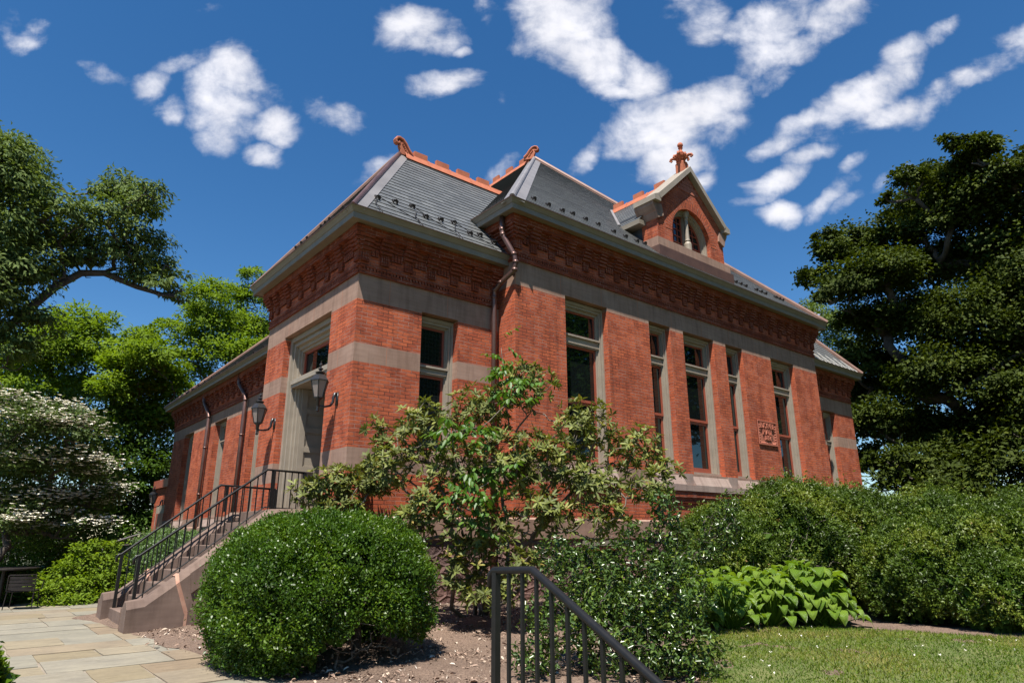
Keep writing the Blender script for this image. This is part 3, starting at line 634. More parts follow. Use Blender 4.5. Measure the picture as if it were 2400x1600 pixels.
frieze(FWG, WP, WE, 5.42, 6.20, list(np.linspace(WP+.4, WE-.5, 23)), False, True)
frieze(FS, X2, X3, 6.10, 6.95, [15.6, 16.1, 16.6, 17.1, 17.6, 18.1], False, True)

# windows
def window(F, u0, u1, z0, z1, tr=None, meet=None, dep=.2, lead=False, cw=.15):
    m = MB(); B = lambda a, b, n0, n1, c, d: m.box(F, a, b, n0, n1, c, d)
    st = [(0, .04, -dep), (.04, .06, -dep-.035), (.06, .09, -dep-.025), (.09, .11, -dep-.065), (.11, cw, -dep-.085)]
    for a, b, n in st:
        k = cw/.15
        B(u0+a, u0+b, n-.12, n, z0, z1-a); B(u1-b, u1-a, n-.12, n, z0, z1-a); B(u0+b, u1-b, n-.12, n, z1-b-.03, z1-a+(-.0005))
    B(u0, u1, -dep-.3, -dep+.03, z0, z0+.07)
    iu0, iu1, iz0, iz1 = u0+cw, u1-cw, z0+.07, z1-cw-.03
    if tr:
        B(u0+.1, u1-.1, -dep-.19, -dep-.07, tr[0], tr[1]); B(u0+.09, u1-.09, -dep-.15, -dep-.02, tr[1]-.05, tr[1]-.012); B(u0+.1, u1-.1, -dep-.15, -dep-.045, tr[0]+.03, tr[0]+.06)
    fr = m.build('window', M_TRIM, Hall)
    s = MB(); p = MB(); S_ = lambda a, b, c, d, n=0: s.box(F, a, b, -dep-.18, -dep-.12+n, c, d)
    def light(a, b, c, d, n=0, w=.045):
        S_(a, a+w, c, d, n); S_(b-w, b, c, d, n); S_(a+w, b-w, d-w, d, n); S_(a+w, b-w, c, c+w*(2.2 if w > .05 else 1.3), n)
        p.box(F, a+w, b-w, -dep-.2, -dep-.145+n, c+w, d-w)
    if tr: light(iu0, iu1, tr[1], iz1, 0, .035); top = tr[0]
    else: top = iz1
    if meet: light(iu0, iu1, meet, top, 0); light(iu0, iu1, iz0, meet+.0, -.03, .06)
    else: light(iu0, iu1, iz0, top)
    s.build('sash', M_SASH, fr); p.build('pane', M_LEAD if lead else M_GLASS, fr)
    return fr
for a, b in WINS: window(FMN, a, b, 3.14, 6.62, (5.67, 5.90), 4.47, .15, False, .15 if b-a > 1 else .12)
window(FS, 1.298, 2.109, 3.16, 5.71, (4.62, 4.80), None, .16, True, .13)
window(FS, 16.45, 17.26, 3.1, 5.64, (4.56, 4.74), None, .16, True, .13)
for a, b in WWIN: window(FWG, a, b, 2.3, 5.12, (4.45, 4.58), None, .17, False, .13)
# sloped stone sills and the corbel under the centre group
m = MB()
def slope_sill(F, a, b, zt, zb_, n=.10, s=m):
    O, U, Nn = F; P = lambda u, n_, z: O+U*u+Nn*n_+V3(0, 0, z)
    s.prism([P(a, -.2, zt), P(a, .0, zt-.06), P(a, n, zt-.27), P(a, n, zb_), P(a, -.2, zb_)], U*(b-a))
slope_sill(FMN, 7.1, 8.07, 3.15, 2.74); slope_sill(FMN, 8.42, 9.87, 3.15, 2.74); slope_sill(FMN, 10.25, 11.21, 3.15, 2.74)
for a, b in ((8.07, 8.42), (9.87, 10.25)): m.box(FMN, a, b, -.1, .097, 2.742, 2.87); m.box(FMN, a, b, -.1, .03, 2.87, 3.138)
m.build('window_sill', M_SILL, Hall)
for a, b in ((4.4, 5.8), (12.5, 13.92)): m = MB(); slope_sill(FMN, a, b, 3.15, 2.74, .10, m); m.build('window_sill', M_SILL, Hall)
m = MB(); m.box(FMN, 7.15, 11.16, 0, .075, 2.60, 2.738); m.box(FMN, 7.2, 11.1, 0, .045, 2.48, 2.6); m.build('brick_corbel', MB_BRICK_SHADE, Hall)
for a, b in WWIN:
    m = MB(); slope_sill(FWG, a-.05, b+.05, 2.31, 2.06, .08, m); m.build('window_sill', M_SILL, Hall)
# basement window
m = MB(); m.box(FMN, 4.72, 5.72, 0.0, .03, 1.2, 1.25); m.box(FMN, 4.72, 5.72, 0, .055, 1.58, 1.68)
fr = m.build('basement_window', M_TRIM2, Hall); m = MB(); m.box(FMN, 4.75, 5.69, .0, .035, 1.5, 1.56); m.build('sash', M_SASH, fr); m = MB(); m.box(FMN, 4.72, 5.72, -.05, .02, 1.18, 1.6); m.build('pane', M_GLASS, fr)

# entrance doorway
def doorway():
    F = FW_; m = MB(); B = lambda a, b, n0, n1, c, d: m.box(F, a, b, n0, n1, c, d); u0, u1, z0, z1 = 1.03, 3.29, 2.21, 5.74
    for a, b, n in ((0, .10, -.13), (.10, .15, -.19), (.15, .20, -.165), (.20, .27, -.235), (.27, .32, -.28)):
        B(u0+a, u0+b, -.34, n, z0, z1-a); B(u1-b, u1-a, -.34, n, z0, z1-a); B(u0+b, u1-b, n-.25, n, z1-b, z1-a-.0005)
    B(u0+.2, u1-.2, -.5, -.14, 4.66, 4.72); B(u0+.2, u1-.2, -.5, -.12, 4.72, 4.80); B(u0+.2, u1-.2, -.5, -.155, 4.80, 4.84)
    fr = m.build('door', M_TRIM, Hall)
    s = MB(); w = .05; a, b, c, d = u0+.32, u1-.32, 4.84, z1-.32
    for q in ((a, a+w, c, d), (b-w, b, c, d), (a+w, b-w, d-w, d), (a+w, b-w, c, c+w)): s.box(F, q[0], q[1], -.38, -.33, q[2], q[3])
    s.build('transom_sash', M_SASH, fr); p = MB(); p.box(F, a+w, b-w, -.39, -.36, c+w, d-w); p.build('transom_pane', M_GLASS, fr)
    for ya, sg in ((u1-.30, -1), (u0+.30, 1)):             # both leaves stand open against the sides of the lobby
        s = MB(); x0, x1 = .34, 1.22; Bx = lambda xa, xb, d0, d1, za, zb: s.abox(xa, xb, min(ya+sg*d0, ya+sg*d1), max(ya+sg*d0, ya+sg*d1), za, zb)
        Bx(x0, x1, 0, .025, 2.21, 4.655); Bx(x0, x0+.12, .0, .055, 2.21, 4.655); Bx(x1-.12, x1, 0, .055, 2.21, 4.655)
        zs = np.linspace(2.27, 4.60, 7)
        for z in zs: Bx(x0+.12, x1-.12, 0, .054, z-.05, z+.05)
        for za, zb in zip(zs[:-1], zs[1:]):
            for q in ((x0+.12, x1-.12, za+.05, za+.075), (x0+.12, x1-.12, zb-.075, zb-.05), (x0+.12, x0+.145, za+.075, zb-.075), (x1-.145, x1-.12, za+.075, zb-.075)): Bx(q[0], q[1], 0, .04, q[2], q[3])
        Bx(x1-.10, x1-.06, .05, .11, 3.25, 3.29); s.build('door_leaf', M_TRIM, fr)
    s = MB(); s.box(F, u0+.2, u1-.2, -1.3, -.5, 4.66, 4.75); s.build('lobby_ceiling', M_TRIM, fr)
    for ua in (u0+.2, u1-.298): s = MB(); s.box(F, ua, ua+.098, -1.3, -.34, 2.2, 4.66); s.build('lobby_side', M_TRIM, fr)
    t = MB(); t.box(F, u0, u1, -1.3, .0, 2.09, 2.205); t.build('threshold', M_STEP, Hall)
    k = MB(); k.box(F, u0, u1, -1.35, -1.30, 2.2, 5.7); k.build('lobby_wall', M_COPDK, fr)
doorway()

# roofs
def clip(poly, n, c):
    out = []
    for i in range(len(poly)):
        a, b = poly[i], poly[(i+1) % len(poly)]; da, db = a@n-c, b@n-c
        if da >= 0: out.append(a)
        if da*db < 0: out.append(a+(b-a)*da/(da-db))
    return out
def roof(name, poly, e=.17, lift=.012, cw=None):
    P = [np.array(p, float) for p in poly]; nn = np.cross(P[1]-P[0], P[2]-P[0]); nn /= np.linalg.norm(nn)
    if nn[2] < 0: nn = -nn
    U = P[1]-P[0]; U /= np.linalg.norm(U); Vd = np.cross(nn, U); 
    if Vd[2] < 0: Vd = -Vd
    o = P[0]; vmax = max((p-o)@Vd for p in P); m = MB()
    k = int(math.ceil(vmax/e)); uvs = []
    for i in range(k):
        q = clip(P, Vd, o@Vd+i*e+1e-6)
        if len(q) < 3: continue
        q = clip(q, -Vd, -(o@Vd+(i+1)*e))
        if len(q) < 3: continue
        lo = lambda p: lift*(1-((p-o)@Vd-i*e)/e)+.002
        top = [p+nn*lo(p) for p in q]; m.add(top, [tuple(range(len(q)))])
        lows = [p for p in q if (p-o)@Vd-i*e < .01]
        if len(lows) >= 2:
            lows.sort(key=lambda p: p@U); a, b = lows[0], lows[-1]; m.add([a-nn*.01, b-nn*.01, b+nn*lo(b), a+nn*lo(a)], [(0, 1, 2, 3)])
    ob = m.build(name, M_SLATE, Hall, uvf=lambda p: ((p-o)@U, (p-o)@Vd)); ob['_n'] = list(map(float, nn)); return ob
def hipcap(parent, A, B, n1, n2, w=.2, r=.05, flash=M_HIPMET, roll=M_COPPER):
    A, B = V3(*A), V3(*B); d = unit(B-A); m = MB()
    for nn, oth in ((n1, n2), (n2, n1)):
        nn, oth = V3(*nn), V3(*oth); s = np.cross(d, nn); s = s/np.linalg.norm(s)
        if s@oth > 0: s = -s
        a, b = A+nn*.022, B+nn*.022; m.add([a, b, b+s*w, a+s*w, a-nn*.02, b-nn*.02, b+s*w-nn*.02, a+s*w-nn*.02], [(0, 1, 2, 3), (3, 2, 6, 7), (0, 3, 7, 4), (1, 5, 6, 2)])
    m.build('hip_flashing', flash, parent)
    m = MB(); up = unit(V3(*n1)+V3(*n2)); m.tube([A+up*.03-d*.05, A+up*.03, B+up*.03], r, 10); m.build('hip_roll', roll, parent)
g = .345
PA, PZ, PE = (1.839, 2.155, 10.289), 7.225, -.33
r1 = roof('slate_roof', [(PE, PE, PZ), (6.2, PE, PZ), (6.2, 2.155, 10.289), PA])
r2 = roof('slate_roof', [(PE, WP-PE, PZ), (PE, PE, PZ), PA])
r3 = roof('slate_roof', [(6.2, WP-PE, PZ), (PE, WP-PE, PZ), PA, (6.2, 2.155, 10.289)])
hipcap(r1, (PE, PE, PZ), PA, r1['_n'], r2['_n'], .2, .045, M_HIPMET, M_PIPE); hipcap(r3, (PE, WP-PE, PZ), PA, r3['_n'], r2['_n'], .16, .05, M_COPPER)
mg, MZ = .33, 8.215; AP = (9.16, 5.684, 14.757)
m1 = roof('slate_roof', [(X1-mg, -D_-mg, MZ), (X2+mg, -D_-mg, MZ), AP], .15, .013)
m2 = roof('slate_roof', [(X1-mg, 20, MZ), (X1-mg, -D_-mg, MZ), AP, (9.16, 20, 14.757)])
m3 = roof('slate_roof', [(X2+mg, -D_-mg, MZ), (X2+mg, 20, MZ), (9.16, 20, 14.757), AP])
hipcap(m1, (X1-mg, -D_-mg, MZ), AP, m1['_n'], m2['_n'], .26, .06, M_HIPMET, M_HIPMET); hipcap(m1, (X2+mg, -D_-mg, MZ), AP, m1['_n'], m3['_n'], .16, .09, M_COPPER)
WA = (EW-.33+4, WE+.33-4, 10.33)
w1 = roof('slate_roof', [(EW-.33, 4.0, 6.34), (EW-.33, WE+.33, 6.34), WA, (EW-.33+4, 4.0, 10.33)])
w2 = roof('slate_roof', [(EW-.33, WE+.33, 6.34), (9, WE+.33, 6.34), WA])
hipcap(w1, (EW-.33, WE+.33, 6.34), WA, w1['_n'], w2['_n'], .15, .06, M_COPPER)
RA = (X3-1.839, 2.155, 10.23)
q1 = roof('slate_roof', [(12.5, -.33, 7.165), (X3+.33, -.33, 7.165), RA, (12.5, 2.155, 10.23)])
q2 = roof('slate_roof', [(X3+.33, -.33, 7.165), (X3+.33, 4.64, 7.165), RA])
hipcap(q1, (X3+.33, -.33, 7.165), RA, q1['_n'], q2['_n'], .12, .08, M_COPPER)
# terracotta crests and scrolls
def crest(parent, A, B, step=.62, h=.15, phase=.26):
    A, B = V3(*A), V3(*B); ln = np.linalg.norm(B-A); d = (B-A)/ln; s = np.cross(d, V3(0, 0, 1)); s /= np.linalg.norm(s); m = MB(); F = (A, d, s)
    O = A
    m.prism([O+s*.13-V3(0, 0, .13), O+s*.05+V3(0, 0, .04), O-s*.05+V3(0, 0, .04), O-s*.13-V3(0, 0, .13)], d*ln)
    x = 0; i = 0
    while x < ln-.1:
        m.prism([O+d*x+s*.138-V3(0, 0, .132), O+d*x+s*.054+V3(0, 0, .055), O+d*x-s*.054+V3(0, 0, .055), O+d*x-s*.138-V3(0, 0, .132)], d*.05)
        if x+phase+.33 < ln: m.box((A, d, s), x+phase, x+phase+.36, -.04, .04, .03, .04+h)
        x += step
    return m.build('ridge_crest', M_TERRA, parent)
def scroll(parent, p, d, sz=.42):
    """curled ridge-end ornament, curling outwards along d"""
    d = unit(V3(*d)); s = np.cross(d, V3(0, 0, 1)); m = MB(); k = sz/.42; O = V3(*p); Q = lambda x, z, t=0: O+d*x*k+V3(0, 0, z*k)+s*t*k
    m.prism([Q(x, z, -.05) for x, z in ((-.34, -.06), (.04, -.06), (.03, .06), (.07, .16), (.05, .27), (-.03, .31), (-.11, .22), (-.20, .09))], s*.10*k)
    arc = [(-.30, .02), (-.20, .12), (-.12, .25), (-.03, .345), (.06, .37), (.13, .345), (.165, .285), (.15, .225), (.10, .205), (.065, .235), (.08, .27)]
    for t in (-.032, 0, .032): m.tube([Q(x, z, t*1.4) for x, z in arc], [.045*k*(1-.045*i) for i in range(len(arc))], 7)
    for q in range(5):
        for t in (-.055, .055): m.lathe(Q(-.02-.035*q+.02*(q > 2), .22-.045*q, t)-V3(0, 0, .02), [(0, 0), (.024*k, .012), (.024*k, .03), (0, .04)], 7)
    m.build('ridge_scroll', M_TERRA, parent, smooth=False)
crest(r1, (1.95, 2.155, 10.33), (4.95, 2.155, 10.33)); scroll(r1, (1.86, 2.155, 10.36), (-1, 0, 0), .40)
crest(m2, (9.16, 5.85, 14.80), (9.16, 15, 14.80), .8, .2); scroll(m2, (9.16, 5.72, 14.84), (.55, -.8, 0), .46)
# snow guards and heat cable
gm = MB(); gm.add([], []); G0 = None
def guards(parent, A, B, nrm, pos):
    global G0
    A, B = V3(*A), V3(*B); U = unit(B-A); nn = V3(*nrm); Vd = np.cross(nn, U); Vd = Vd if Vd[2] > 0 else -Vd
    for u, v in pos:
        p = A+U*u+Vd*v+nn*.015; gb = MB(); Fg = (p, U, Vd)
        def bx(a, b, c, d, h0, h1): gb.add([p+U*x+Vd*y+nn*z for z in (h0, h1) for y in (c, d) for x in (a, b)], [(0, 1, 5, 4), (2, 6, 7, 3), (0, 4, 6, 2), (1, 3, 7, 5), (4, 5, 7, 6), (0, 2, 3, 1)])
        bx(-.045, .045, 0, .016, .028, .066); bx(-.05, -.027, -.01, .08, 0, .036); bx(.027, .05, -.01, .08, 0, .036); bx(-.016, .016, 0, .018, .062, .078)
        gb.build('snow_guard', M_GUARD, parent)
guards(r1, (PE, PE, PZ), (X1, PE, PZ), r1['_n'], [(.62, .62), (1.02, .72), (1.42, .79), (1.62, .5), (2.0, .6), (2.35, .7), (2.62, .4), (2.92, .52), (3.2, .35)])
mp_ = [(x, .62+.14*((i//3) % 2)) for i, x in enumerate(np.arange(.95, 4.9, .42))]+[(8.6, .62), (8.85, .62), (9.1, .62), (9.8, .72), (10.05, .72), (10.3, .72), (11.0, .8), (11.2, .8), (11.4, .8)]
guards(m1, (X1-mg, -D_-mg, MZ), (X2+mg, -D_-mg, MZ), m1['_n'], mp_)
guards(r2, (PE, WP-PE, PZ), (PE, PE, PZ), r2['_n'], [(u, .55) for u in (1.6, 1.9, 2.2, 2.9, 3.1, 3.3, 3.9)])
guards(w1, (EW-.33, 4.0, 6.34), (EW-.33, WE+.33, 6.34), w1['_n'], [(u, .6) for u in np.arange(1.5, 12, .8)])
nn = V3(*r1['_n']); A = V3(PE, PE, PZ); Vd = np.cross(nn, V3(1, 0, 0)); Vd = Vd if Vd[2] > 0 else -Vd
m = MB()
for u in (.62, 1.45, 2.35): m.tube([A+V3(u-.1, 0, 0)+Vd*(-.02)+nn*.05, A+V3(u-.13, 0, 0)+Vd*.35+nn*.04, A+V3(u, 0, 0)+Vd*.68+nn*.06, A+V3(u+.3, 0, 0)+Vd*.45+nn*.04, A+V3(u+.72, 0, 0)+Vd*.16+nn*.035, A+V3(u+.76, 0, 0)+Vd*(-.06)+nn*.04], .008, 5)
m.build('heat_cable', M_DARKMETAL, r1)
A2 = V3(X2, -.33, 7.165); m = MB()
for u in np.arange(.3, 3.4, .55): m.tube([A2+V3(u, 0, 0)+Vd*(-.05)+nn*.05, A2+V3(u-.1, 0, 0)+Vd*.5+nn*.04, A2+V3(u+.3, 0, 0)+Vd*.05+nn*.04, A2+V3(u+.32, 0, 0)-Vd*.05+nn*.04], .012, 5)
m.build('heat_cable', M_WHITE, q1)

# downspouts
def spout(pts, r=.052):
    m = MB(); m.tube(pts, r, 10)
    for a in pts[1:-1]: m.tube([V3(*a)-V3(0, 0, .03), V3(*a)+V3(0, 0, .03)], r*1.14, 10)
    for z in (4.4, 3.0):
        p = pts[-1]
        if pts[-2][2] > z: m.tube([V3(p[0], p[1], z-.02), V3(p[0], p[1], z+.02)], r*1.2, 10)
    m.build('downspout', M_PIPE, Hall, smooth=True)
spout([(2.86, -.40, 8.02), (2.86, -.40, 7.72), (2.86, -.42, 7.60), (3.0, -.60, 7.15), (3.03, -.62, 6.98), (3.02, -.60, 6.82), (2.93, -.28, 6.62), (2.90, -.12, 6.5), (2.90, -.10, 6.35), (2.90, -.10, .8)])
spout([(.86, 12.5, 6.21), (.86, 12.48, 5.98), (.86, 12.4, 5.86), (.9, 11.95, 5.5), (.90, 11.85, 5.36), (.90, 11.85, .8)])
spout([(.86, 9.05, 6.21), (.86, 9.03, 5.98), (.86, 8.96, 5.86), (.9, 8.52, 5.52), (.90, 8.42, 5.36), (.90, 8.42, .8)])

# dormer
def dormer():
    cx, y0, R_, zs, zb = 9.24, -D_, .84, 9.36, 8.98
    xl, xr, hL = 7.80, 10.69, 10.02
    top = lambda x: hL+(1.0-abs(x-cx)/(cx-xl))*(11.33-hL)
    arch = lambda x: zs+math.sqrt(max(0, R_**2-(x-cx)**2))
    m = MB(); X = sorted(set(np.linspace(xl, xr, 13)) | set(cx+R_*np.cos(np.linspace(0, math.pi, 25))) | {cx})
    for a, b in zip(X[:-1], X[1:]):
        inn = a > cx-R_-1e-6 and b < cx+R_+1e-6
        za, zb_ = (arch(a), arch(b)) if inn else (zb, zb)
        m.add([(a, y0, za), (b, y0, zb_), (b, y0, top(b)), (a, y0, top(a))], [(0, 1, 2, 3)])
        if inn: m.add([(a, y0, za), (b, y0, zb_), (b, y0+.3, zb_), (a, y0+.3, za)], [(0, 1, 2, 3)])
    for x in (cx-R_, cx+R_): m.add([(x, y0, zb), (x, y0+.3, zb), (x, y0+.3, zs), (x, y0, zs)], [(0, 1, 2, 3)])
    for x in (xl, xr): m.add([(x, y0, zb), (x, y0+.5, zb), (x, y0+.5, hL), (x, y0, hL)], [(0, 1, 2, 3)])
    d = m.build('dormer', MB_BRICK, Hall)
    # voussoirs
    m = MB(); n = 34; pol = []
    for i in range(n):
        a, b = math.pi*i/n+.006, math.pi*(i+1)/n-.006
        pts = [(cx+r*math.cos(t), y0-.006, zs+r*math.sin(t)) for r, t in ((R_, a), (R_+.27, a), (R_+.27, b), (R_, b))]
        m.prism(pts, (0, .012, 0))
    m.build('arch_ring', MB_BRICK, d, uvf=lambda p: (math.hypot(p[0]-cx, p[2]-zs)+.02, math.atan2(p[2]-zs, p[0]-cx)*R_))
    m = MB(); m.abox(7.70, 10.86, y0-.06, y0+.55, 8.72, 8.975); m.build('stone_base', M_STONE, d)
    m = MB(); m.abox(7.66, 10.90, y0-.12, y0+.3, 8.40, 8.715); m.build('copper_apron', M_COPDK, d)
    # coping: two sloping slabs
    m = MB(); th, dep0, dep1 = .13, y0-.15, y0+.42; dz = V3(0, dep1-dep0, 0)
    for s in (-1, 1):
        P = lambda x, z: (cx+s*x, dep0, z)
        m.prism([P(0, 11.33), P(cx-xl, hL-.01), P(cx-xl+.06, hL+.13), P(0, 11.33+.16)], dz)
        m.prism([P(cx-xl+.06, hL+.13), P(cx-xl-.02, hL), P(cx-xl-.02, hL-.08), P(cx-xl+.22, hL-.08), P(cx-xl+.22, hL+.06)], dz*1.25)
    m.build('coping', M_TRIM, d)
    for s in (-1, 1):
        m = MB(); P = lambda x, z: (cx+s*x, y0-.05, z)
        m.prism([P(1.28, 9.938), P(1.63, 9.938), P(1.62, 9.86), P(1.57, 9.78), P(1.52, 9.70), P(1.47, 9.56), P(1.445, 9.52), P(1.22, 9.64)], (0, .62, 0)); m.build('kneeler', M_STONE, d)
    m = MB()
    for i in range(5):                                  # tile panel in the gable peak
        z = 10.72+.105*i; hw = max(.02, (11.30-z)*.98-.11)
        k = max(1, int(hw*2/.13)); w = 2*hw/k
        for q in range(k): m.abox(cx-hw+q*w+.006, cx-hw+(q+1)*w-.006, y0-.012, y0+.01, z+.006, z+.099)
    m.build('tile_panel', M_TERRADK, d)
    # window frame: concentric arches
    m = MB()
    def ring(ra, rb, ya, yb):
        nn_ = 28
        for i in range(nn_):
            a, b = math.pi*i/nn_, math.pi*(i+1)/nn_
            m.prism([(cx+r*math.cos(t), ya, zs+r*math.sin(t)) for r, t in ((ra, a), (rb, a), (rb, b), (ra, b))], (0, yb-ya, 0))
        for s in (-1, 1): m.abox(min(cx+s*ra, cx+s*rb), max(cx+s*ra, cx+s*rb), ya, yb, zb, zs)
    ring(R_-.05, R_-.001, y0+.12, y0+.3); ring(R_-.08, R_-.05, y0+.15, y0+.3); ring(R_-.12, R_-.08, y0+.19, y0+.3)
    m.abox(cx-R_, cx+R_, y0+.02, y0+.3, zb-.001, zb+.06); m.abox(cx-.05, cx+.05, y0+.22, y0+.33, zb, zs+R_-.08)
    m.build('window_frame', M_TRIM, d)
    m = MB(); m.lathe((cx, y0+.14, zb+.06), [(.10, 0), (.10, .2), (.08, .25), (.06, .28), (.08, .31), (.058, .34), (.052, .5), (.046, .92), (.065, .95), (.052, .98), (.06, 1.0), (.095, 1.1), (.095, 1.16)], 14); m.build('colonnette', M_TRIM, d, smooth=False)
    ri = R_-.12; s_ = MB(); yy = y0+.26
    for sg in (-1, 1):
        nn_ = 14
        for i in range(nn_):
            a, b = math.pi/2*i/nn_, math.pi/2*(i+1)/nn_
            s_.prism([(cx+sg*r*math.cos(t), yy, zs+r*math.sin(t)) for r, t in ((ri-.045, a), (ri, a), (ri, b), (ri-.045, b))], (0, .05, 0))
        xa, xb = sorted((cx+sg*(ri-.045), cx+sg*ri)); s_.abox(xa, xb, yy, yy+.05, zb+.06, zs)
        xa, xb = sorted((cx+sg*.07, cx+sg*.11)); s_.abox(xa, xb, yy, yy+.05, zb+.06, zs+ri-.06)
        xa, xb = sorted((cx+sg*.11, cx+sg*(ri-.045))); s_.abox(xa, xb, yy, yy+.05, zb+.06, zb+.13)
        for x in (.25, .42):
            q = sorted((cx+sg*(x-.009), cx+sg*(x+.009))); s_.abox(q[0], q[1], yy+.005, yy+.04, zb+.13, zs+math.sqrt(ri**2-x**2)-.03)
        for z in np.arange(zb+.3, zs+ri-.2, .19):
            xe = ri-.03 if z < zs else math.sqrt(max(.01, ri**2-(z-zs)**2))-.03
            q = sorted((cx+sg*.11, cx+sg*xe)); s_.abox(q[0], q[1], yy+.006, yy+.039, z-.009, z+.009)
    s_.build('sash', M_SASH, d)
    g_ = MB(); pts = [(cx-ri, yy+.03, zb+.1)]+[(cx+ri*math.cos(t), yy+.03, zs+ri*math.sin(t)) for t in np.linspace(math.pi, 0, 20)]+[(cx+ri, yy+.03, zb+.1)]
    g_.add(pts, [tuple(range(len(pts)))]); g_.build('pane', M_GLASS, d)
    # dormer roof and cheeks
    nl = []
    for s in (-1, 1):
        ex, ez, rz = cx+s*1.66, 9.58, 11.22
        poly = [(ex, -.15, ez), (ex, .6, ez), (cx, 2.4, rz), (cx, -.15, rz)] if s < 0 else [(ex, .6, ez), (ex, -.15, ez), (cx, -.15, rz), (cx, 2.4, rz)]
        ob = roof('dormer_roof', poly); ob.parent = d; nl.append(ob)
        m = MB(); x = cx+s*1.4; m.add([(x, -.1, 8.6), (x, 1.2, 9.9), (x, -.1, 9.9)], [(0, 1, 2)]); m.build('cheek_wall', M_SLATEDK, d)
        m = MB(); a, b = sorted((cx+s*1.38, cx+s*1.70)); m.abox(a, b, -.16, 1.0, 9.44, 9.565); m.build('dormer_eave', M_TRIM2, d)
        m = MB(); m.tube([V3(cx+s*1.66, .55, 9.62), V3(cx, 2.25, 11.3)], .06, 6); m.build('valley_flashing', M_HIPMET, d)
    crest(d, (cx, .0, 11.25), (cx, 2.35, 11.25), .78, .16, .2)
    # finial
    fb = V3(cx, y0+.12, 11.42); m = MB(); f = .76; FB = lambda a: [(r*f, z*f) for r, z in a]
    m.box((fb, V3(1, 0, 0), V3(0, 1, 0)), -.125, .125, -.125, .125, -.08, .25)
    m.lathe(fb, FB([(.15, .30), (.21, .34), (.15, .38), (.12, .42), (.15, .52), (.21, .62), (.23, .70), (.15, .735), (.10, .75), (.13, .79), (.10, .83), (.065, .87), (.06, .98), (.09, 1.0), (.06, 1.02)]), 12)
    m.lathe(fb+V3(0, 0, 1.02*f), FB([(.02, 0), (.07, .02), (.105, .08), (.105, .13), (.07, .19), (.0, .21)]), 14)
    for k in range(8):
        a = math.pi/4*k+.35; dd = V3(math.cos(a), math.sin(a), 0); L_ = 1.0 if k % 2 == 0 else .74
        pts = [(.10, .52), (.20*L_, .62), (.30*L_, .655), (.385*L_, .64), (.415*L_, .58), (.37*L_, .54), (.33*L_, .575)]
        m.tube([fb+dd*x*f+V3(0, 0, z*f) for x, z in pts], [.055, .05, .042, .036, .032, .028, .02], 7)
    m.build('finial', M_TERRA, d)
dormer()

# plaque with raised lettering
def plaque():
    F = FMN; x0, x1, z0, z1 = 11.47, 12.39, 4.085, 4.735
    m = MB(); B = lambda a, b, n0, n1, c, d: m.box(F, a, b, n0, n1, c, d)
    B(x0, x1, 0, .012, z0, z1); B(x0, x1, 0, .045, z1-.03, z1); B(x0, x1, 0, .036, z0, z0+.03); B(x0, x0+.03, 0, .032, z0+.03, z1-.03); B(x1-.03, x1, 0, .032, z0+.03, z1-.03)
    for z in np.arange(z0+.09, z1-.06, .072):
        m.lathe(F[0]+V3(x1-.075, -.012, z-.028), [(0, 0), (.028, .008), (.036, .028), (.028, .048), (0, .056)], 8); m.lathe(F[0]+V3(x0+.07, -.01, z-.028), [(0, 0), (.02, .008), (.027, .028), (.02, .048), (0, .056)], 8)
    for x in np.arange(x0+.08, x1-.1, .06): m.tube([F[0]+V3(x, -.012, z0+.034), F[0]+V3(x+.045, -.012, z0+.07)], .022, 6)
    B(x0+.03, x0+.18, 0, .03, 4.46, 4.48); B(x1-.26, x1-.12, 0, .03, 4.46, 4.48)
    p = m.build('plaque', M_TERRADK, Hall); p['label'] = 'square terracotta date plaque with raised lettering'
    cen = (x0+x1)/2-.02; V = []; Fc = []
    for body, z, h in (('BUCKNELL', 4.535, .15), ('HALL', 4.365, .15), ('1886', 4.215, .13)):
        cu = bpy.data.curves.new('lettering', 'FONT'); cu.body = body; cu.align_x = 'CENTER'; cu.size = h*1.38; cu.extrude = .02; cu.offset = .001
        if body == 'BUCKNELL': cu.space_character = .82
        to = bpy.data.objects.new('lettering', cu); C.objects.link(to); bpy.context.view_layer.update()
        me = bpy.data.meshes.new_from_object(to.evaluated_get(bpy.context.evaluated_depsgraph_get()))
        bpy.data.objects.remove(to); bpy.data.curves.remove(cu); o = len(V)
        ws = max(v.co.x for v in me.vertices)-min(v.co.x for v in me.vertices); k = min(1, .70/ws)
        V += [(cen+v.co.x*k, -D_-.032-v.co.z, z+v.co.y) for v in me.vertices]; Fc += [tuple(o+i for i in q.vertices) for q in me.polygons]; bpy.data.meshes.remove(me)
    mb = MB(); mb.add(V, Fc); mb.build('lettering', M_TERRADK, p)
plaque()
# side porch at the far end of the wing
m = MB(); m.abox(1.25, 5, WE+.02, WE+2.9, .4, 3.55); po = m.build('porch', MB_BRICK, Hall)
m = MB(); m.abox(1.15, 5.05, WE+.0, WE+3.0, 3.55, 3.85); m.build('porch_cap', M_SASH, po)
m = MB(); m.abox(1.2, 1.25, WE+.6, WE+2.2, .5, 2.9); m.build('porch_door', M_TRIM, po)
m = MB(); m.abox(1.17, 1.2, WE+.85, WE+1.95, .5, 2.6); m.build('porch_door_leaf', M_SASH, po)

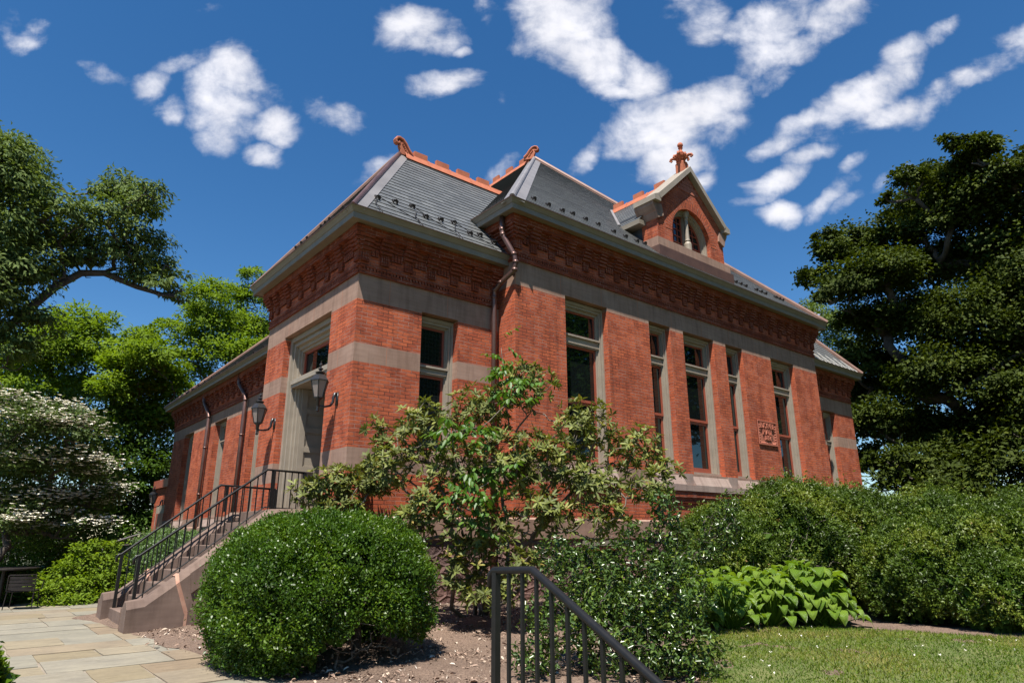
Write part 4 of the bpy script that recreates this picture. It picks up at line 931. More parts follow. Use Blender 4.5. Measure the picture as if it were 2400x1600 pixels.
# ------------------------------------------------------------------ stone stair with cheeks
M_MORTAR = simple('pink_mortar', (.33, .165, .11), (.46, .27, .19), 9, .9, .3, .005)
def staircase():
    T = thing('stone_staircase', (-1.3, 2.16, GZ), 'brownstone entrance steps between two sloping cheek walls', 'steps')
    n, x0, x1, zt = 9, -2.52, -.66, 2.2; rise = (zt-GZ)/n; tread = (x1-x0)/(n-1)
    for i in range(n):
        xa = x0+i*tread; m = MB(); m.abox(xa, xa+tread+.04 if i < n-1 else -.01, 1.40, 2.92, GZ-.1 if i == 0 else GZ+i*rise-.02, GZ+(i+1)*rise); m.build('step', M_STEP, T, bevel=.008)
    for (ya, yb) in ((1.02, 1.40), (2.92, 3.30)):
        def prof(y, dz): return [(-2.62, .3), (-2.62, .90-dz), (-2.40, .93-dz), (-2.02, 1.21-dz), (-.74, 2.20-dz), (-.02, 2.22-dz), (-.02, .3)]
        m = MB(); ym = (ya+yb)/2; rows = [(ya, .11), (ya+.11, 0), (yb-.11, 0), (yb, .11)]
        V = [(x, y, z) for y, dz in rows for x, z in prof(y, dz)]
        k = 7; m.add(V, [(r*k+j, r*k+j+1, (r+1)*k+j+1, (r+1)*k+j) for r in range(3) for j in range(k-1)]+[tuple(range(k)), tuple(range(3*k, 4*k))[::-1]])
        ck = m.build('cheek_wall', M_STEP, T, bevel=.012)
        m = MB(); V = []
        for (x, z) in ((-2.035, 1.215), (-1.99, 1.25)): V += [(x, y, z-dz+.004) for y, dz in rows]+[(x+.16, ya-.004, z-.52), (x+.16, yb+.004, z-.52)]
        m.add(V, [(0, 1, 7, 6), (1, 2, 8, 7), (2, 3, 9, 8), (4, 0, 6, 10), (3, 5, 11, 9)]); m.build('mortar_joint', M_MORTAR, ck)
        m = MB(); m.abox(-1.87, -1.83, ya-.004, yb+.004, GZ, .72); m.build('mortar_joint', M_MORTAR, ck)
        m = MB(); V = [(-1.82, ya-.03, .98), (-.74, ya-.03, 1.82), (-.02, ya-.03, 1.84), (-.02, ya-.03, 2.10), (-.76, ya-.03, 2.08), (-1.86, ya-.03, 1.26)] if ya < 2 else [(-1.82, yb+.03, .98), (-.74, yb+.03, 1.82), (-.02, yb+.03, 1.84), (-.02, yb+.03, 2.10), (-.76, yb+.03, 2.08), (-1.86, yb+.03, 1.26)]
        m.prism(V, (0, .03 if ya < 2 else -.03, 0)); m.build('cheek_coping', M_STEP, ck)
staircase()
def rail(y, label, zb0, flip):
    T = thing('stair_railing', (-1.3, y, GZ), label, 'railing', 'iron railings of the entrance steps')
    A, B, E_ = V3(-2.48, y, 1.50), V3(-.72 if y < 2 else -1.06, y, 2.86 if y < 2 else 2.665), V3(-.06, y, 2.84 if y < 2 else 2.63)
    m = MB(); m.tube([A+V3(-.055, 0, -.12), A+V3(-.06, 0, -.04), A+V3(-.03, 0, 0), A, B, E_], .02, 8); m.build('handrail', M_IRON, T, smooth=True)
    dz = .62; m = MB(); m.tube([A-V3(0, 0, dz), B-V3(0, 0, dz), E_-V3(0, 0, dz)], .011, 6); m.build('bottom_rail', M_IRON, T)
    def zr(x): return np.interp(x, [A[0], B[0], E_[0]], [A[2], B[2], E_[2]])
    for x in (A[0]+.01, B[0]+.12, E_[0]):
        zb = GZ+.19 if x < -2.2 else 2.2
        m = MB(); m.abox(x-.022, x+.022, y-.022, y+.022, zb, zr(x)); m.build('post', M_IRON, T)
    k = 0
    for x in np.arange(A[0]+.12, E_[0]-.05, .115):
        st = min(8, int((x+2.52)/.2325)); zb = max(GZ+(st+1)*.1889, zr(x)-.66-.02) if x < -.66 else 2.2
        zb = zr(x)-dz-.005 if k % 4 else GZ+(st+1)*.1889
        m = MB(); m.abox(x-.008, x+.008, y-.008, y+.008, min(zb, zr(x)-dz), zr(x)); m.build('baluster', M_IRON, T); k += 1
rail(1.48, 'black iron railing on the near side of the brownstone entrance steps', GZ, 0)
rail(2.84, 'black iron railing on the far side of the brownstone entrance steps', GZ, 1)
# foreground railing beside the garden steps
def frail():
    T = thing('garden_railing', (-2.3, -7.3, .45), 'black iron handrail in the foreground, in front of the holly bush', 'railing'); x = -2.3
    P = [V3(x, -6.80, 1.50), V3(x, -6.80, 1.565), V3(x, -6.83, 1.588), V3(x, -7.16, 1.602), V3(x, -8.42, .93), V3(x, -8.62, .92)]
    m = MB(); m.tube(P, .021, 10); m.build('handrail', M_IRON, T, smooth=True)
    zr = lambda y: np.interp(-y, [6.8, 7.16, 8.42, 8.7], [1.59, 1.602, .93, .92])
    for y in (-6.85, -8.5): m = MB(); m.abox(x-.018, x+.018, y-.018, y+.018, .0 if y < -8 else .42, zr(y)); m.build('post', M_IRON, T)
    for i, y in enumerate(np.arange(-6.962, -8.45, -.113)): m = MB(); m.abox(x-.0085, x+.0085, y-.0085, y+.0085, zr(y)-.94, zr(y)); m.build('baluster', M_IRON, T)
    m = MB(); m.tube([V3(x, -6.85, .66), V3(x, -7.16, .66), V3(x, -8.5, -.0)], .01, 6); m.build('bottom_rail', M_IRON, T)
    S_ = thing('garden_steps', (-3.4, -7.7, 0), 'three flagstone garden steps descending beside the foreground handrail', 'steps')
    for i in range(3): m = MB(); m.abox(-4.6, -2.34, -7.2-.36*(i+1), -7.2-.36*i+.03, -.1, GZ-.01-.125*i); m.build('step', M_STEP, S_, bevel=.01)
frail()

# ------------------------------------------------------------------ wall lanterns
def lantern():
    T = thing('wall_lantern', (-.34, .50, 3.75), 'black hexagonal wall lantern on the brick corner pier, right of the door', 'lantern', 'wall lanterns')
    c = V3(-.34, .50, 3.75)
    m = MB(); m.lathe(c, [(.0, .0), (.022, .012), (.03, .03), (.012, .055), (.03, .075), (.014, .095), (.03, .11), (.034, .2), (.075, .235), (.078, .25)], 12, 0); m.build('lantern_base', M_LANTERN, T, smooth=True)
    m = MB(); m.lathe(c, [(.165, .52), (.165, .535), (.12, .60), (.085, .63), (.07, .64)], 6); m.lathe(c, [(.04, .63), (.08, .665), (.085, .675), (.03, .70), (.022, .715), (.045, .735), (.045, .742), (.015, .76), (.012, .78), (.028, .80), (.028, .815), (.01, .835), (.008, .85), (.014, .862), (.0, .875)], 12); m.build('lantern_roof', M_LANTERN, T)
    m = MB()
    for k in range(6):
        a = math.pi/3*k; d = V3(math.cos(a), math.sin(a), 0); m.tube([c+d*.078+V3(0, 0, .24), c+d*.15+V3(0, 0, .525)], .009, 5)
    m.lathe(c, [(.07, .236), (.083, .24), (.083, .252), (.07, .254)], 6); m.build('lantern_frame', M_LANTERN, T)
    m = MB(); V = []; 
    for k in range(6): a = math.pi/3*k; d = V3(math.cos(a), math.sin(a), 0); V += [c+d*.074+V3(0, 0, .25), c+d*.145+V3(0, 0, .52)]
    m.add(V, [(2*k, (2*k+2) % 12, (2*k+3) % 12, 2*k+1) for k in range(6)]); m.build('lantern_pane', M_FROST, T)
    m = MB(); m.abox(-.02, -.001, .46, .54, 3.90, 4.12)
    m.tube([V3(-.012, .5, 4.10), V3(-.05, .5, 4.1), V3(-.075, .5, 4.03), V3(-.08, .5, 3.95), V3(-.12, .5, 3.885), V3(-.22, .5, 3.855), V3(-.33, .5, 3.86)], [.028, .03, .028, .024, .02, .017, .016], 8); m.build('lantern_bracket', M_LANTERN, T, smooth=True)
    return T
LT = lantern()
copy_thing(LT, (-.34, 3.40, 3.70), 'black hexagonal wall lantern on the brick pier, left of the door')
copy_thing(LT, (.86, WE+1.3, 2.72), 'small distant black lantern by the side porch at the far end of the wing')

# ------------------------------------------------------------------ chair and table on the terrace
def chair():
    p = V3(-3.45, 6.05, GZ); T = thing('metal_chair', p, 'dark metal slatted garden chair on the flagstones, tucked at a table', 'chair')
    ax = unit(V3(.95, -.3, 0)); ay = V3(-ax[1], ax[0], 0); F = (p, ax, ay)
    m = MB(); m.box(F, -.27, .27, -.25, .25, .38, .405); m.build('seat', M_DARKMETAL, T, bevel=.008)
    m = MB()
    for k in range(4):
        pts = []
        for t in np.linspace(-1, 1, 9): pts.append(p+ax*.25*t-ay*(.25+.06*(1-t*t))+V3(0, 0, .46+.075*k))
        for a, b in zip(pts[:-1], pts[1:]): m.add([a-V3(0, 0, .032), b-V3(0, 0, .032), b+V3(0, 0, .032), a+V3(0, 0, .032), a-V3(0, 0, .032)-ay*.012, b-V3(0, 0, .032)-ay*.012, b+V3(0, 0, .032)-ay*.012, a+V3(0, 0, .032)-ay*.012], [(0, 1, 2, 3), (7, 6, 5, 4), (3, 2, 6, 7), (0, 4, 5, 1)])
    pts = [p+ax*.27-ay*.26+V3(0, 0, .4), p+ax*.27-ay*.28+V3(0, 0, .73)]+[p+ax*.26*t-ay*(.26+.06*(1-t*t))+V3(0, 0, .75) for t in np.linspace(1, -1, 9)]+[p-ax*.27-ay*.28+V3(0, 0, .73), p-ax*.27-ay*.26+V3(0, 0, .4)]
    m.tube(pts, .012, 6); m.build('backrest', M_DARKMETAL, T)
    for s in (-1, 1):
        m = MB(); m.tube([p+ax*.27*s-ay*.27+V3(0, 0, .68), p+ax*.33*s-ay*.05+V3(0, 0, .62), p+ax*.33*s+ay*.22+V3(0, 0, .6), p+ax*.3*s+ay*.24+V3(0, 0, .4)], .012, 6); m.build('armrest', M_DARKMETAL, T)
        for t in (-1, 1): m = MB(); m.tube([p+ax*.26*s+ay*.23*t+V3(0, 0, .39), p+ax*.28*s+ay*.26*t], .012, 6); m.build('leg', M_DARKMETAL, T)
    q = p+ay*.75-ax*.55; q[2] = GZ
    T2 = thing('metal_table', q, 'dark round metal garden table at the left edge, behind the slatted chair', 'table')
    m = MB(); m.lathe(q, [(.0, .66), (.55, .66), (.565, .67), (.565, .69), (.55, .70), (0, .70)], 32); m.build('table_top', M_DARKMETAL, T2)
    m = MB(); m.lathe(q, [(.26, 0), (.26, .02), (.05, .05), (.035, .1), (.035, .66)], 14); m.build('pedestal', M_DARKMETAL, T2)
chair()
for o in [o for o in C.objects if o.name == 'metal_chair']: o.scale = (.8, .8, .8)
def hand():
    a = AT(243, 1277, 20.5); b = AT(330, 1250, 21.5); T = thing('pipe_handrail', (a[0], a[1], GZ), 'thin grey pipe handrail behind the shrubs left of the steps', 'railing')
    m = MB(); m.tube([a-V3(0, 0, 1.0), a, b, b-V3(-.05, 0, .16)], .025, 8); m.tube([AT(245, 1279, 20.5), AT(303, 1276, 21.5)], .02, 6); m.tube([b-V3(0, 0, 1.2), b], .022, 6); m.build('pipe', M_HIPMET, T)
hand()
# ------------------------------------------------------------------ planting
def jit(n, s): return rng.normal(size=(n, 3))*s
def clump_leaves(name, clumps, n, m, parent, Ln, Wd, twigs=26, spread=.34, up=.5, hang=0.0, shape='r', flat=1.0, droop=.15, hang_d=0.0):
    """leaf sprays on the shell of every clump: (centre, radius) pairs"""
    cs = np.array([c for c, r in clumps]); rs = np.array([r for c, r in clumps]); tot = (rs**2).sum(); Ps, Ds, Hs, Vs = [], [], [], []
    for c, r in zip(cs, rs):
        k = max(6, int(twigs*(r/rs.mean())**1.6)); d = rdir(k); d[:, 2] = np.where(d[:, 2] < -.35, -d[:, 2]*.6, d[:, 2]); rad = r*rng.uniform(.35, 1.12, k)[:, None]
        tw = c+d*rad*np.array([1, 1, flat]); nn = max(6, int(n*r*r/tot/k)); tv = rng.random(k)
        sp = r*spread*rng.uniform(.6, 1.3, (k, 1, 1)); off = rng.normal(size=(k, nn, 3))*sp*np.array([1, 1, .5]); p = (tw[:, None]+off).reshape(-1, 3)
        dd = unit(off+d[:, None]*sp*.9+np.array([0, 0, up-hang_d])*sp).reshape(-1, 3)
        hh = unit(d*.7+np.array([0, 0, .75])+jit(k, .35)); Hs.append(np.repeat(hh, nn, 0))
        Ps.append(p); Ds.append(dd); Vs.append(np.repeat(tv, nn)*.45+rng.random(k*nn)*.55)
    P, D, Vv, H = np.concatenate(Ps), np.concatenate(Ds), np.concatenate(Vs), np.concatenate(Hs); q = len(P)
    D = unit(D+jit(q, .35)); H = H+jit(q, .3); D = unit(D-H*(D*H).sum(1, keepdims=True)*.55)
    return leaves(name, P, D, H, Ln*rng.uniform(.7, 1.25, q), Wd*rng.uniform(.75, 1.2, q), m, parent, shape, .22, Vv, droop)
def blob_clumps(c, rad, n, r, seed, low=-.6):
    g = np.random.default_rng(seed); d = unit(g.normal(size=(n*3, 3))); d = d[d[:, 2] > low][:n]; t = g.uniform(.35, 1.0, (len(d), 1))**.6
    return [(np.array(c)+np.array(rad)*di*ti, r*g.uniform(.65, 1.3)) for di, ti in zip(d, t)]
def tree(name, label, cat, base, clumps, n, m, Ln, Wd, bark=M_BARK, r_tip=.02, trunk=None, group=None, sub=3, twigs=26, **kw):
    T = thing(name, base, label, cat, group)
    tg = [c for c, r in clumps]
    for c, r in clumps: tg += list(np.array(c)+rdir(sub)*r*.8)
    skeleton('trunk', base, tg, bark, T, r_tip=r_tip, trunk=trunk, expo=.5, rmax=.6)
    clump_leaves('crown', clumps, n, m, T, Ln, Wd, twigs=twigs, **kw); return T
def G(x, y): return float(ground_z(x, y))

# clipped boxwood dome
def boxwood():
    c = V3(-1.43, -2.63, GZ); T = thing('boxwood_shrub', c, 'large dense rounded boxwood in front of the entrance steps, bare twigs low on its right', 'shrub')
    def shell(n, s0, dep):
        d = rdir(n); d = d[d[:, 2] > -.62]; n = len(d)
        az = np.arctan2(d[:, 1], d[:, 0]); el = np.arcsin(np.clip(d[:, 2], -1, 1))
        lump = 1+.012*np.sin(az*5+el*4)+.022*np.sin(az*9-el*7+1)+.03*np.sin(az*17+el*11)*.6+.02*np.sin(el*16+az*3)+.015*np.sin(az*31+el*23)
        depth = np.abs(rng.normal(size=n))*dep*(1+.9*(np.sin(az*7+el*9)+np.sin(az*13-el*15) > 1.0)); sh = np.where(rng.random(n) < .05, -rng.random(n)**2*.10, 0)*(dep > 0)
        e = .8; sq = lambda v: np.sign(v)*np.abs(v)**e; low = 1-.10*np.clip(-d[:, 2], 0, 1)
        P = np.stack([sq(d[:, 0])*1.17*low, sq(d[:, 1])*1.15*low, sq(d[:, 2])*.92], 1)*(s0*lump-depth-sh)[:, None]+V3(0, 0, .62)
        right = P@V3(RT[0], RT[1], 0); fr = -(P@V3(FW[0], FW[1], 0))
        hole = (right > .22) & (right < 1.10) & (P[:, 2] < .46-.55*np.abs(right-.68)+.05*np.sin(az*23)) & (fr > -.7)
        hole |= (P[:, 2] < .12+.05*np.sin(az*11)) & (right > .1)
        hole |= (right > .9) & (P[:, 2] < .18) & (fr < .4)
        cl = np.exp(-((right-.5)/.34)**2-((P[:, 2]-1.12+.12*right)/.075)**2)*(fr > .2)+.8*np.exp(-((right-.95)/.25)**2-((P[:, 2]-.86)/.06)**2)*(fr > .2); hole |= rng.random(n) < cl*.95
        k = ~hole & (P[:, 2] > .03); return P[k]+c, d[k]
    P, d = shell(135000, 1.0, .085); n = len(P); D = unit(d*.6+rng.normal(size=(n, 3))*.75+np.array([0, 0, .35]))
    leaves('foliage', P, D, d*.8+np.array([0, 0, .5])+jit(n, .75), rng.uniform(.018, .044, n), rng.uniform(.012, .022, n), LF_BOX, T, 'r', .2, np.clip(.45*rng.random(n)+.2+.14*np.sin(P[:, 0]*5+P[:, 2]*7)+.14*np.sin(P[:, 1]*9-P[:, 2]*6+P[:, 0]*11), 0, 1), droop=.1)
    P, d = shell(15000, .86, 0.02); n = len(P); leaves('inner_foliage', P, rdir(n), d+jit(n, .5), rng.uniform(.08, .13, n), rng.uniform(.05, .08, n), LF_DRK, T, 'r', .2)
    tg = c+np.stack([rng.uniform(-.85, .85, 150), rng.uniform(-.85, .85, 150), rng.uniform(.35, 1.2, 150)], 1)
    skeleton('twigs', c+V3(.3, -.3, 0), tg, M_BARK, T, r_tip=.006, expo=.52, sag=-.03)
    h = c+V3(RT[0], RT[1], 0)*.6-V3(FW[0], FW[1], 0)*.4; skeleton('dead_twigs', h+V3(-.35, -.1, 0), h+np.stack([rng.uniform(-.45, .55, 70), rng.uniform(-.3, .5, 70), rng.uniform(.04, .45, 70)], 1), M_TWIG, T, r_tip=.0035, k=4, wob=.2)
boxwood()

def rosettes(P, A, nl, Ln, Wd, name, m, T, tilt=.55, var=None):
    n = len(P); a = unit(A); h = unit(np.cross(a, rdir(n))); b = np.cross(a, h); ps, ds, hs, vv = [], [], [], []
    v0 = rng.random(n) if var is None else var
    for k in range(nl):
        t = 2*math.pi*k/nl+rng.normal(size=n)*.25; tl = (tilt+rng.normal(size=n)*.22)[:, None]
        ds.append((np.cos(t)[:, None]*h+np.sin(t)[:, None]*b)*(1-tl*.35)+a*tl*.9-np.array([0, 0, .12])); ps.append(P+jit(n, .006)); hs.append(a+jit(n, .15)); vv.append(np.clip(v0*.6+rng.random(n)*.4, 0, 1))
    q = n*nl; return leaves(name, np.concatenate(ps), np.concatenate(ds), np.concatenate(hs), rng.uniform(.75, 1.2, q)*Ln, rng.uniform(.8, 1.15, q)*Wd, m, T, 'e', .12, np.concatenate(vv), .12)
def rhododendron(base, blobs, n, label, Ln=.115, Wd=.036, name='rhododendron_shrub', mat_=None, nl=8, rt=.0045):
    T = thing(name, base, label, 'shrub'); Ps, As = [], []
    w = np.array([r[0]*r[1]*r[2] for c, r in blobs])**.67; w = w/w.sum()
    for (c, r), wi in zip(blobs, w):
        k = int(n*wi); d = rdir(k); t = rng.random((k, 1))**.45; p = np.array(c)+d*np.array(r)*t; Ps.append(p); As.append(d*.7+np.array([0, 0, .65])+jit(k, .3))
    P, A = np.concatenate(Ps), np.concatenate(As); k = P[:, 1] < -.12; P, A = P[k], A[k]
    k = P[:, 2] > G(base[0], base[1])+.25; P, A = P[k], A[k]
    rosettes(P, A, nl, Ln, Wd, 'foliage', mat_ or LF_RHO, T)
    sel = rng.choice(len(P), int(len(P)*.75), replace=False)
    ang = np.arctan2(P[sel, 1]-base[1], P[sel, 0]-base[0]); qs = np.quantile(ang, [0, .2, .4, .6, .8, 1])
    for a0, a1 in zip(qs[:-1], qs[1:]):
        t = P[sel][(ang >= a0) & (ang <= a1)]; am = (a0+a1)/2
        skeleton('stem', np.array(base)+np.array([math.cos(am), math.sin(am), 0])*.16, t, M_TWIG, T, r_tip=rt, expo=.42, wob=.16, k=5, rmax=.035)
    return T
rb = V3(1.75, -1.15, .55)
def A2(px, py, d): return AT(px, py, d)
rhododendron(rb, [(A2(1000, 1000, 10.0), (.62, .5, .42)), (A2(930, 1090, 9.8), (.5, .45, .3)), (A2(1130, 960, 10.1), (.6, .55, .42)), (A2(1240, 900, 10.3), (.45, .5, .42)), (A2(1200, 1080, 9.8), (.75, .6, .55)),
  (A2(1370, 1000, 10.3), (.55, .5, .5)), (A2(1480, 1050, 10.4), (.5, .45, .42)), (A2(1380, 1130, 10.0), (.6, .5, .4)), (A2(1010, 1180, 9.6), (.5, .45, .4)), (A2(1130, 1230, 9.5), (.65, .5, .45)), (A2(1290, 1200, 9.7), (.6, .5, .35)), (A2(1090, 1330, 9.4), (.5, .4, .4)), (A2(1520, 1140, 9.9), (.4, .35, .22)), (A2(900, 1040, 10.0), (.25, .25, .2)), (A2(1210, 1330, 9.4), (.5, .4, .3)), (A2(1290, 1080, 9.9), (.6, .5, .45)), (A2(1060, 1090, 9.6), (.5, .5, .4)), (A2(1420, 1220, 9.7), (.4, .4, .3)), (A2(1150, 1390, 9.3), (.5, .35, .2)), (A2(960, 1230, 9.5), (.3, .3, .3)), (A2(1560, 1100, 10.2), (.25, .25, .2)), (A2(880, 1000, 10.1), (.22, .2, .15))], 1700,
  'tall open rhododendron with yellow-green leaf rosettes and grey twigs against the brick wall')
rhododendron(V3(-.35, -.75, .55), [(A2(790, 1130, 10.6), (.5, .4, .26)), (A2(880, 1120, 10.7), (.4, .35, .28)), (A2(720, 1150, 10.5), (.28, .25, .2)), (A2(800, 1190, 10.5), (.4, .3, .2))], 380, 'smaller rhododendron rising behind the boxwood dome, in front of the door pier')

# sapling with drooping compound leaves growing through the rhododendron
def sapling():
    b = V3(1.55, -1.6, .6); T = thing('sapling', b, 'bright green leafy sapling growing up through the tall rhododendron, its top before the downspout', 'plant')
    ts = [A2(1175, 815, 9.9), A2(1190, 900, 9.8), A2(1130, 1000, 9.3), A2(1160, 1120, 9.2), A2(1060, 1010, 9.3), A2(1120, 1190, 9.1), A2(1210, 930, 9.6), A2(1090, 1140, 9.1), A2(1180, 860, 9.9)]
    skeleton('stem', b, ts, M_TWIG, T, r_tip=.006, k=5, wob=.06); Ps, Ds, Hs, Ls = [], [], [], []
    for t in ts:
        for q in range(9 if t[2] < 4.2 else 5):
            p0 = t+jit(1, .10)[0]*np.array([1, 1, 1.6]); ax = unit(rng.normal(size=3)*np.array([1, 1, .25])+np.array([0, 0, -.25])); sd = unit(np.cross(ax, [0, 0, 1]))
            L_ = .085 if t[2] > 4.0 else .12
            for j in range(4):
                for s in (-1, 1): Ps.append(p0+ax*.065*j); Ds.append(ax*.5+sd*s-np.array([0, 0, .55])); Hs.append([0, 0, 1]); Ls.append(L_)
            Ps.append(p0+ax*.26); Ds.append(ax-np.array([0, 0, .4])); Hs.append([0, 0, 1]); Ls.append(L_)
    n = len(Ps); leaves('foliage', np.array(Ps)+jit(n, .01), np.array(Ds)+jit(n, .2), np.array(Hs)+jit(n, .25), np.array(Ls)*rng.uniform(.8, 1.2, n), np.array(Ls)*.5, LF_VIN, T, 'e', .1, droop=.2)
sapling()

# holly bush by the foreground railing
def holly(b, blobs, n, label, Ln=.05):
    T = thing('holly_bush', b, label, 'shrub'); Ps, As = [], []
    w = np.array([r[0]*r[1]*r[2] for c, r in blobs])**.67; w = w/w.sum()
    for (c, r), wi in zip(blobs, w):
        k = int(n*wi); d = rdir(k); p = np.array(c)+d*np.array(r)*rng.random((k, 1))**.35; Ps.append(p); As.append(d*.5+np.array([0, 0, .8])+jit(k, .4))
    P, A = np.concatenate(Ps), np.concatenate(As); k = P[:, 2] > GZ+.06; P, A = P[k], A[k]
    nt_ = 7; q = len(P); off = rng.uniform(-.09, .06, (q, nt_, 1)); pp = (P[:, None]+unit(A)[:, None]*off).reshape(-1, 3); aa = np.repeat(unit(A), nt_, 0)
    D = unit(np.cross(aa, rdir(len(aa)))+aa*rng.uniform(.1, .8, (len(aa), 1))); n2 = len(pp)
    leaves('foliage', pp, D, aa+jit(n2, .4), Ln*rng.uniform(.7, 1.2, n2), Ln*.5*rng.uniform(.8, 1.2, n2), LF_HOL, T, 'e', .3, np.clip(np.repeat(rng.random(q), nt_)*.5+rng.random(n2)*.5, 0, 1), .15)
    sel = rng.choice(len(P), min(len(P), 420), replace=False); skeleton('branches', b, P[sel], M_BARK, T, r_tip=.0032, k=5, wob=.12)
hb = V3(.62, -5.35, GZ)
holly(hb, [(A2(1480, 1500, 6.9), (.62, .62, .45)), (A2(1540, 1390, 7.1), (.6, .55, .42)), (A2(1380, 1350, 7.3), (.55, .45, .32)), (A2(1320, 1450, 6.9), (.42, .4, .3)), (A2(1570, 1280, 7.3), (.24, .25, .35)), (A2(1560, 1190, 7.35), (.2, .18, .22)), (A2(1600, 1530, 6.8), (.42, .4, .36)), (A2(1310, 1300, 7.4), (.3, .3, .2)), (A2(1255, 1540, 6.6), (.24, .2, .2)), (A2(1490, 1270, 7.4), (.25, .25, .2))], 2150, 'glossy dark holly bush behind the foreground handrail, catching white glints')
holly(V3(3.0, -3.2, .55), [(A2(1690, 1240, 9.4), (.26, .26, .3)), (A2(1710, 1180, 9.4), (.14, .14, .14)), (A2(1650, 1290, 9.2), (.25, .25, .2))], 230, 'thin upright holly shoot between the holly bush and the azalea bank', .05)

# azalea bank on the right
def azalea(base, blobs, n, label, group='azaleas of the right-hand bank', m=None, Ln=.046):
    T = thing('azalea_shrub', base, label, 'shrub', group); Ps, Ds = [], []
    w = np.array([r[0]*r[1]+r[0]*r[2] for c, r in blobs]); w = w/w.sum()
    for (c, r), wi in zip(blobs, w):
        k = int(n*wi); d = rdir(k); az = np.arctan2(d[:, 1], d[:, 0]); el = d[:, 2]
        d[:, 2] = np.where(d[:, 2] < -.5, -d[:, 2], d[:, 2]); lump = 1+.06*np.sin(az*6+el*5)+.05*np.sin(az*13-el*9)+.035*np.sin(az*23+el*17)
        p = np.array(c)+d*np.array(r)*(lump-np.abs(rng.normal(size=k))*.13+np.where(rng.random(k) < .08, rng.random(k)**2*.24, 0))[:, None]; Ps.append(p); Ds.append(d)
    P, d = np.concatenate(Ps), np.concatenate(Ds); k = P[:, 2] > GZ-.05
    for (c, r) in blobs:                                   # nothing deep inside a neighbouring mound
        k &= (((P-np.array(c))/np.array(r))**2).sum(1) > .52
    P, d = P[k], d[k]; nt_ = 5; A = unit(d*.8+jit(len(P), .5)+np.array([0, 0, .6])); aa = np.repeat(A, nt_, 0); pp = np.repeat(P, nt_, 0)+jit(len(aa), .012); n2 = len(pp)
    D = unit(np.cross(aa, rdir(n2))*.9+aa*.6)
    leaves('foliage', pp, D, aa+jit(n2, .4), Ln*rng.uniform(.7, 1.25, n2), Ln*.42*rng.uniform(.8, 1.2, n2), m or LF_AZA, T, 'r', .22, np.clip(np.repeat(.3*rng.random(len(P))+.25*np.sin(P[:, 0]*3+P[:, 2]*4+P[:, 1]*2)+.2*np.sin(P[:, 1]*7-P[:, 2]*8), nt_)+.2+rng.random(n2)*.45, 0, .93)+.07*(rng.random(n2) < .025), .1)
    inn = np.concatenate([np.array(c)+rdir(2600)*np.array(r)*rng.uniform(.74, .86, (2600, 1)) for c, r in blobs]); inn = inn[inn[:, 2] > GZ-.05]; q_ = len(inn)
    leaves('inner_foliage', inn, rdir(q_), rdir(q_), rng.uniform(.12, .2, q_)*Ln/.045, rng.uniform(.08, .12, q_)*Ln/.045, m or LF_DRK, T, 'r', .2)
    tg = np.concatenate([np.array(c)+rdir(70)*np.array(r)*.92 for c, r in blobs]); tg = tg[tg[:, 2] > GZ+.15]
    skeleton('branches', base, tg, M_TWIG, T, r_tip=.004, k=5, wob=.14)
azalea(V3(6.0, -3.2, .55), [(V3(5.9, -3.0, 1.45), (1.05, .95, .85)), (V3(7.0, -3.6, 1.6), (1.2, 1.1, 1.12)), (V3(8.0, -4.1, 1.5), (1.2, 1.2, 1.1))], 40000, 'tall wide azalea shrub against the brick wall below the date plaque')
azalea(V3(7.2, -5.8, .5), [(V3(7.0, -5.6, 1.1), (1.0, .9, .85)), (V3(7.5, -6.6, 1.2), (1.1, 1.1, 1.0)), (V3(6.6, -6.7, .95), (.65, .7, .6))], 38000, 'front azalea shrub at the lawn edge on the far right, beside the hostas')
azalea(V3(9.8, -6.0, .5), [(V3(9.0, -5.2, 1.5), (1.2, 1.1, 1.05)), (V3(9.6, -6.6, 1.45), (1.2, 1.2, 1.05)), (V3(10.5, -7.6, 1.4), (1.2, 1.2, 1.0))], 32000, 'rear azalea shrub at the right edge under the dark maple tree')

# hostas
def hosta_leaf(p, yaw, L_, w_, rise, arch, cup):
    """petiole and broad heart-shaped blade, grid of 5 x 7"""
    d = V3(math.cos(yaw), math.sin(yaw), 0); s = V3(-d[1], d[0], 0); pts = []; tt = np.linspace(0, 1, 7); ped = rise
    prof = [.42, .88, 1.0, .96, .80, .50, .03]; x = .45*L_*.9; z0 = ped
    for t, w in zip(tt, prof):
        c = p+d*(x+L_*t*math.cos(arch*t*.7))+V3(0, 0, z0+.10*L_*math.sin(math.pi*t*.6)-arch*.45*L_*t*t)
        for q in (-1, -.5, 0, .5, 1): pts.append(c+s*w_*.5*w*q+V3(0, 0, cup*abs(q)*w*w_*.5-(.012 if q == 0 else 0)+.008*math.sin(9*t+3*q))-d*(.06*L_*abs(q)**2 if t == 0 else 0))
    return np.array(pts)
HQ = [(i*5+j, i*5+j+1, (i+1)*5+j+1, (i+1)*5+j) for i in range(6) for j in range(4)]
HUV = [(j/4, i/6) for i in range(7) for j in range(5)]
